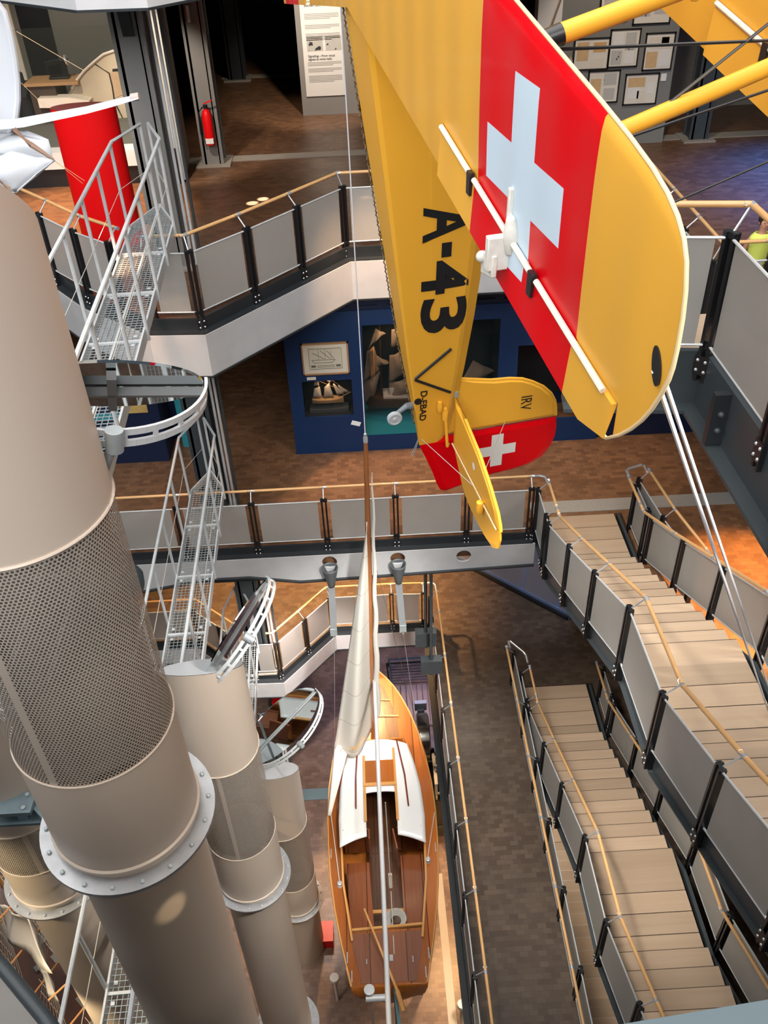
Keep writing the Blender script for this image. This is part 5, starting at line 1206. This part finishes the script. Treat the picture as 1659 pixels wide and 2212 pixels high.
# white glider wing at the picture edge
t = thing('cloth_glider', 'white cloth winged glider with wooden ribs hanging at the upper left', 'glider', PY(60, 300, 8.5))
GW = mat('white glider cloth', (.52, .55, .60), .6, var=.04)
SPR = mat('brown rib wood', (.30, .19, .14), .5, var=.2)
G = lambda cx, cy, y=8.4: q3(cx, cy, y)
b = MB()
up = [(-420, 1345), (-100, 1330), (170, 1320), (560, 1250), (960, 1180), (1240, 1110), (1450, 1065), (1530, 1050)]; lo = [(-420, 1440), (-100, 1440), (0, 1440), (260, 1415), (560, 1350), (960, 1265), (1240, 1190), (1540, 1100)]
for (a, c_), (d_, e_) in zip(zip(up, lo), zip(up[1:], lo[1:])):
    pass
n = 8; vs = [G(*p, 8.5) for p in up]+[G(*p, 8.3) for p in lo]+[G(*p, 8.62)-V((0, 0, .02)) for p in up]
b.add(vs, [(i, i+1, n+i+1, n+i) for i in range(n-1)]+[(2*n+i, 2*n+i+1, i+1, i) for i in range(n-1)]+[(n+i, n+i+1, 2*n+i+1, 2*n+i) for i in range(n-1)], True); b.build('wing_spar', GW, t)
b = MB(); b.tube(G(1455, 1085, 8.4), G(1545, 1070, 8.4), .032, 10); b.build('spar_tip', mat('worn grey brown wood', (.42, .36, .33), .6, var=.2), t)
def cl(quad, sag): 
    b = MB(); cloth(b, quad, sag, 8, 8); b.build('wing_cloth', GW, t, solid=.006)
cl([G(-420, 1760), G(-100, 1700), G(140, 1480), (G(-420, 1440))], .03)
b = MB(); cc = [(-420, -200), (-100, -60), (40, 130), (110, 380), (160, 640), (190, 900), (195, 1100), (175, 1300), (120, 1480), (20, 1650), (-420, 1750)]
b.poly([G(*p, 8.75) for p in cc], (0, .05, 0)); tdv = b.build('tail_disc', GW, t)
b = MB(); b.path([G(*p, 8.73) for p in cc], .03, 8); b.build('rim', GW, tdv)
cl([G(-420, 2130), G(180, 2135, 8.2), G(615, 1780, 8.2), G(-150, 1620)], .08)
cl([G(-200, 1700, 8.35), G(590, 1775, 8.25), G(540, 1555, 8.3), G(110, 1490, 8.4)], .05)
cl([G(590, 1770, 8.3), G(540, 1550, 8.32), G(300, 1450, 8.4), G(160, 1450, 8.42)], .02)
b = MB(); b.path([G(150, 1440, 8.15), G(350, 1610, 8.15), G(600, 1775, 8.15)], .03, 8, rs=[.03, .026, .01]); b.path([G(-60, 1960, 8.1), G(110, 2105, 8.1)], .022, 8); b.build('rib', SPR, t)
b = MB(); b.path([G(610, 1780, 8.2), G(400, 1940, 8.2), G(180, 2135, 8.2), G(-100, 2150, 8.2)], .008, 6); b.build('hem', GW, t)
for p, q, y in (((600, 1780), (940, 2010), 8.2), ((600, 1780), (920, 2040), 8.2), ((185, 350), (925, 780), 8.4), ((235, 920), (500, 1180), 8.4)): MB().tube(G(*p, y), G(*q, y), .002, 5).build('rigging_wire', mat('brass wire', (.55, .38, .22), .4, .5, var=.1), t)

# ------------------------------------------------------------------ person behind the upper right railing
def skin_body(name, chain, m, parent, sub=2):
    """chain: list of (index parent, point, radius)"""
    me = bpy.data.meshes.new(name); org = ORG[parent.name]
    me.from_pydata([tuple(V(p)-org) for _, p, _ in chain], [(pa, i) for i, (pa, _, _) in enumerate(chain) if pa is not None], [])
    o = bpy.data.objects.new(name, me); COL.objects.link(o); o.parent = parent; ORG[o.name] = org
    md = o.modifiers.new('skin', 'SKIN'); md.use_smooth_shade = True
    sv = me.skin_vertices[0].data if me.skin_vertices else None
    if sv is None:
        bm = bmesh.new(); bm.from_mesh(me); lay = bm.verts.layers.skin.verify(); bm.to_mesh(me); bm.free(); sv = me.skin_vertices[0].data
    for i, (pa, _, r) in enumerate(chain):
        sv[i].radius = (r*KP, r*.8*KP) if not isinstance(r, tuple) else (r[0]*KP, r[1]*KP)
        sv[i].use_root = pa is None
    md2 = o.modifiers.new('sub', 'SUBSURF'); md2.levels = sub; md2.render_levels = sub
    dg = bpy.context.evaluated_depsgraph_get(); me2 = bpy.data.meshes.new_from_object(o.evaluated_get(dg))
    o.modifiers.clear(); o.data = me2; me2.materials.clear(); me2.materials.append(m)
    for p in me2.polygons: p.use_smooth = True
    return o
SKIN = mat('skin', (.52, .27, .19), .5, var=.06)
VEST = mat('yellow green cloth', (.66, .75, .14), .7, var=.06)
HAIR = mat('dark brown hair', (.028, .016, .01), .6, var=.3, scale=40)
TROU = mat('dark trousers', (.03, .035, .05), .8, var=.1)
F = V((4.74, 9.98, L1+.0)); KP = .72
t = thing('person', 'child with short dark hair in a sleeveless yellow green top behind the upper right railing', 'person', F)
def q(x, y, z): return F+V((x, y, z))*KP
body = [(None, q(0, 0, .92), (.15, .11)), (0, q(0, 0, 1.1), (.14, .1)), (1, q(0, 0, 1.3), (.17, .11)), (2, q(0, 0, 1.42), (.1, .075)), (3, q(0, -.01, 1.5), (.05, .05)), (4, q(0, -.02, 1.6), (.075, .09)), (5, q(0, -.02, 1.71), (.07, .085)),
        (2, q(.19, 0, 1.36), .055), (7, q(.24, .02, 1.1), .042), (8, q(.22, -.12, .92), .034), (9, q(.21, -.2, .88), (.03, .016)),
        (2, q(-.19, 0, 1.36), .055), (11, q(-.25, .02, 1.1), .042), (12, q(-.23, -.12, .92), .034), (13, q(-.22, -.2, .88), (.03, .016)),
        (0, q(.1, 0, .82), .09), (15, q(.11, .0, .46), .062), (16, q(.11, .02, .09), .042), (17, q(.11, -.12, .04), (.04, .03)),
        (0, q(-.1, 0, .82), .09), (19, q(-.11, .0, .46), .062), (20, q(-.11, .02, .09), .042), (21, q(-.11, -.12, .04), (.04, .03))]
for hb, sgn in ((10, 1), (14, -1)):
    base = body[hb][1]
    for k in range(4): body.append((hb, base+V((sgn*(-.024+.016*k), -.045, -.012))*KP, .0095)); body.append((len(body)-1, base+V((sgn*(-.026+.017*k), -.075+.004*abs(k-1), -.035))*KP, .008))
    body.append((hb, base+V((-sgn*.04, -.02, .0))*KP, .010)); body.append((len(body)-1, base+V((-sgn*.045, -.05, -.015))*KP, .009))
bo = skin_body('body', body, SKIN, t)
b = MB(); pr_ = [(.158, .118, .86), (.152, .115, 1.0), (.16, .12, 1.15), (.185, .13, 1.28), (.19, .125, 1.36), (.16, .1, 1.42), (.1, .085, 1.47)]
n = 24; vs = [q(a*math.cos(2*pi*i/n), d*math.sin(2*pi*i/n), z) for a, d, z in pr_ for i in range(n)]
b.add(vs, [(k*n+i, k*n+(i+1) % n, (k+1)*n+(i+1) % n, (k+1)*n+i) for k in range(len(pr_)-1) for i in range(n)], True); b.build('top', VEST, t, solid=.012)
b = MB(); b.sphere(q(0, .0, 1.685), .112*KP, 20, (.88, .98, 1.0)); hb_ = b; 
for p in hb_.v:
    d = p-q(0, 0, 1.685)
    if d.y < -.02 and d.z < .03: p.y += (-.02-d.y)*.9
b.build('hair', HAIR, t)
b = MB(); b.sphere(q(0, -.108, 1.63), .016*KP, 8, (.8, 1, 1.2)); b.build('nose', SKIN, t)
b = MB(); 
for s in (-1, 1): b.sphere(q(s*.03, -.098, 1.66), .011*KP, 8)
b.build('eyes', mat('dark eyes', (.02, .015, .012), .3), t)
b = MB(); b.sphere(q(0, -.098, 1.585), .022*KP, 8, (1.1, .4, .35)); b.build('mouth', mat('lips', (.4, .12, .1), .5), t)
b = MB()
for s in (-1, 1): b.sphere(q(s*.085, -.01, 1.64), .026*KP, 8, (.4, .7, 1.1))
b.build('ears', SKIN, t)
b = MB()
for s in (-1, 1): b.path([q(s*.09, 0, .95), q(s*.105, 0, .82), q(s*.112, 0, .46), q(s*.112, .01, .08)], .1, 14, rs=[.105*KP, .105*KP, .082*KP, .07*KP])
b.build('trousers', TROU, t)

# ------------------------------------------------------------------ ground floor machinery beside the boat
t = thing('engine', 'shiny metal marine winch engine between the boat and the walkway', 'engine', (1.0, 11.8, L0))
IRON = mat('grey green cast iron', (.16, .165, .13), .4, .5, var=.3, scale=8)
MB().box((.62, 10.9, L0), (1.5, 12.9, L0+.35)).build('bed', IRON, t, bevel=.02)
b = MB(); b.lathe((.72, 12.75, .05), [(0, 0), (.55, 0), (.6, .03), (.6, .27), (.55, .3), (0, .3)], 32, (1, 0, 0)); b.build('flywheel', mat('bright steel', (.62, .62, .56), .22, .9, var=.2, scale=5), t)
b = MB(); b.lathe((1.02, 12.2, -.05), [(0, 0), (.3, 0), (.3, .07), (0, .07)], 24, (1, 0, 0)); b.tube((.6, 12.0, .2), (1.5, 12.0, .2), .05, 12); b.build('pulley', BLACK, t)
b = MB(); b.box((1.08, 11.3, L0+.3), (1.5, 11.95, .55)); b.build('cylinder_block', STEEL, t, bevel=.04)
b = MB(); b.box((1.0, 10.95, L0+.3), (1.5, 11.3, .3)); b.lathe((1.22, 11.12, .3), [(0, 0), (.08, 0), (.07, .1), (0, .11)], 12); b.build('cover', IRON, t, bevel=.02)
b = MB(); b.path([(1.04, 12.0, .5), (1.04, 11.2, .5), (1.04, 11.05, .4), (1.5, 11.05, .4)], .035, 8); b.tube((1.02, 11.6, .62), (1.5, 11.6, .62), .03, 8); b.build('pipe', GALVL, t)
b = MB(); b.box((.72, 13.35, .35), (1.0, 13.45, .6)); b.box((.78, 13.3, L0+.3), (.94, 13.4, .4)); b.build('bracket', STEEL, t)
tag(MB().lathe((1.2, 12.45, L0), [(.03, 0), (.03, .85), (.085, .86), (.085, .95), (0, .96)], 16).build('bollard', mat('pale blue paint', (.4, .52, .58), .4, var=.1), at=(1.2, 12.45, L0)), 'pale blue round headed post next to the engine', 'post')
tag(MB().lathe((1.13, 6.95, L0), [(.03, 0), (.03, .85), (.085, .86), (.085, .95), (0, .96)], 16).build('bollard', mat('pale blue paint', (1, 1, 1)), at=(1.13, 6.95, L0)), 'pale blue round headed post near the boat stern', 'post')
tag(MB().lathe((-1.2, 7.55, L0), [(.03, 0), (.03, .85), (.085, .86), (.085, .95), (0, .96)], 16).build('bollard', WHITE, at=(-1.2, 7.55, L0)), 'white round headed post between the smallest tube and the boat stern', 'post')
t = thing('plank_grid', 'row of old planks with thin blue steel bars on the floor beyond the boat bow', 'exhibit', (.9, 15.2, L0))
PLK = wood('weathered planks', (.20, .14, .13), (.30, .22, .21), .5, axis='y')
for k in range(7): MB().box((.32+.14*k, 13.9, L0), (.44+.14*k, 15.2, L0+.1)).build('plank', PLK, t)
b = MB()
for k in range(9): b.tube((.2, 15.2+.09*k, L0+.3), (1.7, 15.2+.09*k, L0+.3), .01, 6)
b.tube((.2, 15.95, L0+.3), (1.7, 15.95, L0+.3), .02, 6); b.tube((.2, 15.95, L0+.3), (.26, 14.9, L0+.3), .02, 6)
for x, y in ((.2, 15.95), (1.7, 15.95), (.26, 14.9)): b.tube((x, y, L0), (x, y, L0+.3), .02, 6)
b.build('bar', mat('blue black bars', (.04, .07, .10), .4, .3, var=.2), t)
TR[0] += 1
struct(MB().box((.9, 2, L0), (1.06, 10, L0+.012)).build('trim_%d' % TR[0], mat('cream floor strip', (.45, .43, .40), .5, var=.06), at=(.98, 6, L0)))
# red things on the ground floor
t = thing('chair', 'red seat with dark base under the lower railing, left of the small mirror', 'chair', (-2.55, 14.75, L0))
b = MB(); b.box((-2.82, 14.5, L0+.4), (-2.35, 14.95, L0+.48)); b.build('seat', REDP, t, bevel=.03)
b = MB(); b.bar((-2.8, 14.95, L0+.45), (-2.76, 15.05, L0+.95), .07, .05); b.bar((-2.38, 14.95, L0+.45), (-2.42, 15.05, L0+.95), .07, .05); b.box((-2.8, 14.98, L0+.65), (-2.4, 15.03, L0+.9)); b.build('backrest', REDP, t, bevel=.015)
b = MB()
for x in (-2.78, -2.4):
    for y in (14.55, 14.92): b.tube((x, y, L0), (x, y, L0+.4), .018, 8)
b.path([(-2.78, 14.5, L0+.03), (-2.6, 14.4, L0+.03), (-2.4, 14.5, L0+.03)], .018, 8); b.build('leg', BLACK, t)
t = thing('crate', 'small orange red box half hidden by the smallest light tube', 'box', (-1.42, 8.75, L0)); MB().box((-1.6, 8.55, L0), (-1.28, 8.95, L0+.28)).build('body', REDP, t, bevel=.01); MB().box((-1.61, 8.54, L0+.28), (-1.27, 8.96, L0+.31)).build('lid', mat('orange plastic', (.75, .06, .02), .4, var=.05), t)
# slanted blue framed glazing seen below the bridge
t = thing('glazed_screen', 'slanted glass screen with blue frames below the bridge next to the stairs', 'screen', (3.1, 14.4, L3))
A, B = V((1.9, 15.53, L3)), V((4.12, 13.42, L3)); BFm = mat('blue steel frame', (.22, .32, .55), .35, .4, var=.15); up = V((.22, .24, 1.7))
b = MB(); b.bar(A+V((0, 0, .12)), B+V((0, 0, .12)), .05, .07); b.bar(A+up, B+up, .05, .06)
for f in (0, .3, .6, .9, 1):
    p = A.lerp(B, f); b.bar(p, p+up, .05, .06, up=(B-A).normalized())
b.build('frame', BFm, t)
b = MB(); b.add([A+V((0, 0, .1)), B+V((0, 0, .1)), B+up, A+up], [(0, 1, 2, 3)]); b.build('pane', mat('smoked glass', (.24, .24, .29), .15, var=.05, alpha=.9), t, solid=.01)
MB().bar(A-V((.03, .03, -.04)), B-V((.03, .03, -.04)), .08, .08).build('sill', BLACK, t)
# large ship model low at the left
t = thing('ship_model', 'big rigged ship model with tan spars in the dark lower left corner', 'model ship', (-5.0, 6.3, 3.0), 'ship models')
D = V((.72, -.69, 0)); S = V((.69, .72, 0)); O = V((-4.9, 6.2, 2.6))
secs = []
for s, w, e in ((-2.2, .05, .3), (-1.7, .35, .1), (-.8, .5, 0), (.4, .52, 0), (1.3, .42, .12), (1.9, .3, .28)):
    c = O+D*s; secs.append([c+S*w+V((0, 0, .5+e)), c+S*w*.9, c+V((0, 0, -.45)), c-S*w*.9, c-S*w+V((0, 0, .5+e))])
loft(MB(), secs).build('hull', mat('dark red brown hull', (.07, .028, .018), .4, var=.3), t)
loft(MB(), [[c+V((0, 0, -.03)) for c in (s[0], s[4])]+[s[4]+V((0, 0, -.06)), s[0]+V((0, 0, -.06))] for s in secs]).build('deck', mat('model deck wood', (.22, .10, .045), .5, var=.3, scale=6), t)
TANW = mat('tan spar wood', (.48, .24, .09), .45, var=.2)
tops = []
for s, h in ((-1.2, 3.4), (.1, 3.9), (1.2, 3.2)):
    b = MB(); p = O+D*s+V((0, 0, .3)); b.tube(p, p+V((0, 0, h)), .05, 8, .02); b.build('mast', TANW, t); tops.append((p, h))
    for f, w in ((.35, .95), (.6, .75), (.82, .5)):
        b = MB(); c = p+V((0, 0, h*f)); u_ = (S+D*random.uniform(-.3, .3)+V((0, 0, random.uniform(-.15, .15)))).normalized(); b.tube(c-u_*w, c+u_*w, .014, 6); b.build('yard', TANW, t)
b = MB()
for p, h in tops:
    for e in (-1, 1):
        for k in range(9): b.tube(p+V((0, 0, h*(.5+.05*k))), p+S*e*.52+D*(-.3+.12*k)+V((0, 0, .25)), .005, 4)
        for k in range(1, 8):
            f = k/9; b.tube(p.lerp(p+V((0, 0, h*.78)), f)+(S*e*.52+D*-.3)*(1-f), p.lerp(p+V((0, 0, h*.78)), f)+(S*e*.52+D*.3)*(1-f), .004, 4)
for (p, h), (q_, g) in zip(tops, tops[1:]):
    for f in (.95, .7, .45): b.tube(p+V((0, 0, h*f)), q_+V((0, 0, g*f*.5)), .005, 4); b.tube(p+V((0, 0, h*f*.4)), q_+V((0, 0, g*f)), .005, 4)
b.build('rigging', ROPE, t)
ps = [q2 for q2 in (P(0, 1955, 6.0), P(60, 1985, 6.0), P(112, 2105, 5.6), P(20, 2030, 5.2))]
b = MB(); cloth(b, ps, .12); b.build('sail', CANVAS, t, solid=.008)
ps = [P(86, 2090, 5.0), P(100, 2100, 5.0), P(128, 2165, 4.6), P(105, 2150, 4.6)]
b = MB(); cloth(b, ps, .05); b.build('sail', CANVAS, t, solid=.008)
b = MB(); b.bar(O+D*-1+V((0, 0, -1.0)), O+D*1+V((0, 0, -1.0)), .9, 1.2); b.box(O+V((-1.2, -1.2, -3.55)), O+V((1.2, 1.2, -1.5))); b.build('stand', CHAN, t)
b = MB()
for k in range(14):
    c = O+D*random.uniform(-1.7, 1.7)+S*random.uniform(-.3, .3)+V((0, 0, .5)); b.obox(c, D*random.uniform(.04, .12), S*random.uniform(.04, .1), (0, 0, random.uniform(.04, .1)))
b.build('deck_fittings', mat('grey deck fittings', (.16, .16, .15), .5, var=.4, scale=9), t)
# grey panel edge in the bottom left corner
t = thing('bulkhead_panel', 'grey panel with a broad dark steel border in the bottom left corner', 'panel', P(20, 2180, 12))
pl = [P(x, y, 12.0) for x, y in ((-200, 1905), (0, 2108), (85, 2212), (160, 2320), (-200, 2320))]
MB().poly(pl, (0, 0, -.08)).build('sheet', mat('light grey panel', (.19, .18, .17), .5, var=.06), t)
b = MB()
for p, q_ in zip(pl[:3], pl[1:4]): b.tube(p+V((.02, .03, .0)), q_+V((.02, .03, .0)), .04, 12)
b.build('border', STEEL, t)
# balustrade cap right under the viewer
t = thing('balustrade', 'blurred grey blue balustrade cap at the bottom right edge', 'balustrade', (.3, .3, 15.4))
c0, c1 = P(1285, 2222, 16.1), P(1760, 2142, 16.1)
b = MB(); d = (c1-c0).normalized(); k = V((d.y, -d.x, 0)).normalized()*.12
if k.y > 0: k = -k
b.add([c0, c1+d*.4, c1+d*.4+k, c0+k, c0+V((0, 0, -.03)), c1+d*.4+V((0, 0, -.03)), c1+d*.4+k+V((0, 0, -.03)), c0+k+V((0, 0, -.03))], [(0, 1, 2, 3), (7, 6, 5, 4), (0, 4, 5, 1), (1, 5, 6, 2), (2, 6, 7, 3), (3, 7, 4, 0)])
b.build('cap', mat('blue grey painted cap', (.055, .085, .10), .5, .1, var=.1), t)
b = MB(); m_ = (c0+c1)/2+k*.5; b.box(m_+V((.1, -.1, -.75)), m_+V((.16, -.04, -.03))); b.build('post', STEEL, t)

# ------------------------------------------------------------------ light
def area(name, loc, target, size, power, col, sy=None):
    l = bpy.data.lights.new(name, 'AREA'); l.energy = power; l.color = col; l.size = size
    if sy: l.shape = 'RECTANGLE'; l.size_y = sy
    o = bpy.data.objects.new(name, l); COL.objects.link(o); o.location = loc
    o.rotation_euler = (V(target)-V(loc)).to_track_quat('-Z', 'Y').to_euler(); return o
def spot(name, loc, target, power, col, ang=50, blend=.6, r=.08):
    l = bpy.data.lights.new(name, 'SPOT'); l.energy = power; l.color = col; l.spot_size = math.radians(ang); l.spot_blend = blend; l.shadow_soft_size = r
    o = bpy.data.objects.new(name, l); COL.objects.link(o); o.location = loc
    o.rotation_euler = (V(target)-V(loc)).to_track_quat('-Z', 'Y').to_euler(); return o
w = bpy.data.worlds.new('world'); SC.world = w; w.use_nodes = True
bg = w.node_tree.nodes['Background']; bg.inputs['Color'].default_value = (.66, .76, .88, 1); bg.inputs['Strength'].default_value = .17
area('skylight', (0, 5, 24), (0, 6.5, 0), 16, 2300, (1.0, .97, .93), 10)
area('front_fill', (-3, -13, 27), (0, 10, 9), 19, 5700, (1.0, .97, .94), 9)  # unseen fill added behind the viewer to brighten the front faces
area('side_window', (-11, 4, 19), (2, 5, 14.5), 6, 480, (.95, .97, 1.0), 6)
WARM = (1.0, .66, .36); AMB = (1.0, .55, .22); NEU = (1.0, .86, .7)
spot('amber_floor', (-.6, 15.2, 6.85), (-.9, 14.8, L3), 2400, (1.0, .56, .24), 100)
spot('amber_floor_left', (-3.6, 14.8, 6.85), (-3.4, 14.4, L3), 700, AMB, 90)
spot('bridge_floor', (.3, 11.5, 14.8), (.1, 13.2, L2), 1500, (1.0, .62, .36), 40, 1.0)
spot('bridge_floor_left', (-2.9, 9.2, 14.0), (-2.2, 12.4, L2), 420, (1.0, .6, .34), 40, 1.0)
spot('bridge_floor_right', (6.4, 10.2, 11.3), (5.8, 9.5, L2), 2400, (1.0, .45, .10), 48)
spot('bridge_floor_mid', (3.6, 13.2, 11.0), (3.6, 13.1, L2), 170, WARM, 80)
spot('boat_side', (1.3, 9.4, 2.3), (1.25, 9.0, L0), 620, AMB, 75)
spot('boat_side_stern', (1.2, 6.6, 1.9), (1.15, 6.4, L0), 380, (1.0, .72, .45), 80)
spot('boat_floor_left', (-1.3, 11.6, 6.3), (-1.5, 12.4, L0), 1500, (1.0, .84, .76), 70)
spot('boat_deck', (1.9, 8.2, 15.5), (-.35, 10.0, 3.2), 1800, (1.0, .93, .84), 32, .8, .5)
spot('panel_spot', (-.4, 18.0, 15.8), (-.5, 20.3, 13.2), 700, NEU, 60)
spot('frames_spot', (4.8, 15.0, 15.9), (4.8, 17.2, 13.2), 420, NEU, 75)
spot('red_column_spot', (-4.0, 11.0, 15.4), (-3.9, 13.2, 13.2), 150, NEU, 70)
spot('exhibit_spot', (-4.8, 14.6, 15.9), (-4.6, 17.0, 13.4), 900, NEU, 80)
spot('upper_floor_warm', (-.5, 15.0, 15.8), (-1.0, 14.8, L1), 70, WARM, 75)
spot('upper_floor_far', (-1.2, 18.6, 15.8), (-1.0, 19.0, L1), 220, (1.0, .8, .65), 80)
spot('upper_left_warm', (-4.6, 14.6, 15.6), (-4.6, 14.6, L1), 2200, (1.0, .52, .18), 60)
spot('blue_spot', (9.4, 15.2, 15.6), (8.2, 14.6, L1), 6000, (.03, .17, 1.0), 75, 1.0)
spot('upper_right_warm', (5.6, 15.0, 15.8), (5.3, 14.4, L1), 110, WARM, 70)
spot('cabinet_spot', (.2, 12.3, 11.0), (.2, 13.8, 9.0), 60, NEU, 90)
spot('niche_spot', (-.7, 14.0, 9.02), (-.72, 14.12, 8.5), 8, WARM, 110, r=.02)
spot('ship_case_spot', (.5, 14.1, 10.05), (.7, 14.6, 8.6), 40, WARM, 100, r=.03)
spot('grid_spot', (.9, 14.6, 2.4), (.8, 14.9, L0), 420, (.8, .72, 1.0), 100)
spot('low_stairs_spot', (3.0, 11.8, 2.6), (3.3, 9.2, -.4), 420, NEU, 90)
spot('walk_spot', (1.8, 13.2, 7.0), (1.7, 12.6, L3), 110, NEU, 90)
spot('rear_tube_spot', (-4.6, 3.4, 11), (-3.3, 4.5, 8.3), 260, (1.0, .8, .5), 80)
spot('ship_fill', (-4.2, 5.0, 10), (-5.0, 6.2, 4), 420, WARM, 70)  # added unseen lamp that brings out the corner ship model
spot('stair_fill', (9.5, 5.5, 14.5), (3.45, 7.4, 8.6), 1500, (1.0, .92, .82), 44, .8, .6)  # unseen lamp added to brighten the uppermost stairs
spot('stair_fill_near', (9, 1.5, 15.0), (3.5, 4.5, 9.8), 1500, (1.0, .92, .82), 60, .8, .6)  # further added fill for the nearer stair flight
spot('mid_stair_fill', (.2, 4.5, 13.2), (3.5, 7.6, 4.4), 1700, (1.0, .92, .82), 36, .8, .5)  # added fill from the hall side, brightens the middle stairs
spot('tube_fill', (3.4, .6, 19.0), (-1.75, 6.6, 7.6), 7500, (1.0, .94, .86), 26, .8, .4)  # added unseen lamp lifting the second and smallest tubes
spot('sail_fill', (2.4, 4.2, 12.5), (-.55, 10.7, 5.0), 6000, (1.0, .95, .88), 28, .8, .4)  # fill lamp put in only to whiten the sail
spot('boat_stern_fill', (1.4, 4.6, 14.0), (-.2, 7.9, 2.6), 1500, (1.0, .93, .84), 34, .8, 1.3)  # added fill for the aft deck, no fixture of the hall
for i, (px, py, wd) in enumerate(((545, 439, 3.2), (568, 430, 3.0), (790, 427, 3.2))):
    q_ = P(px, py, L1); spot('floor_reflection', (q_.x+.1*i, q_.y+.35, 15.8), q_, 8000, (1.0, .97, .92), wd, .5, .02)  # narrow added beams stand in for lamp reflections on the floor
spot('wall_wash', (-3.2, 14.4, 15.4), (-3.25, 16.4, 13.4), 520, NEU, 50)
spot('screen_light', (2.4, 12.6, 6.8), (3.0, 14.4, 3.6), 150, (.75, .82, 1.0), 60)
spot('rear_tube_low', (-4.9, 3.6, 8.0), (-3.3, 4.6, 5.2), 500, (1.0, .78, .48), 70)
q_ = P(380, 1962, 10.6); q_ = PY(380, 1962, 2.58); spot('tube_patch', (2.2, .6, 15.2), q_, 620, (1.0, .78, .5), 2.2, .6, .02)
spot('stair_rail_fill', (-1.0, 8.8, 14.8), (2.7, 8.0, 8.6), 1500, (1.0, .95, .88), 52, 1.0, .4)  # added fill for the stair railing panels that face the hall
spot('tube_sun', (3.5, -1.5, 20.5), (-1.45, 2.9, 12.3), 900, NEU, 14, .4)

SC.view_settings.view_transform = 'Standard'; SC.view_settings.look = 'None'; SC.view_settings.gamma = 1.0; SC.view_settings.use_curve_mapping = False
SC.view_settings.exposure = 0.0
SC.cycles.max_bounces = 8; SC.cycles.transparent_max_bounces = 16; SC.cycles.use_denoising = True
bpy.context.view_layer.update()
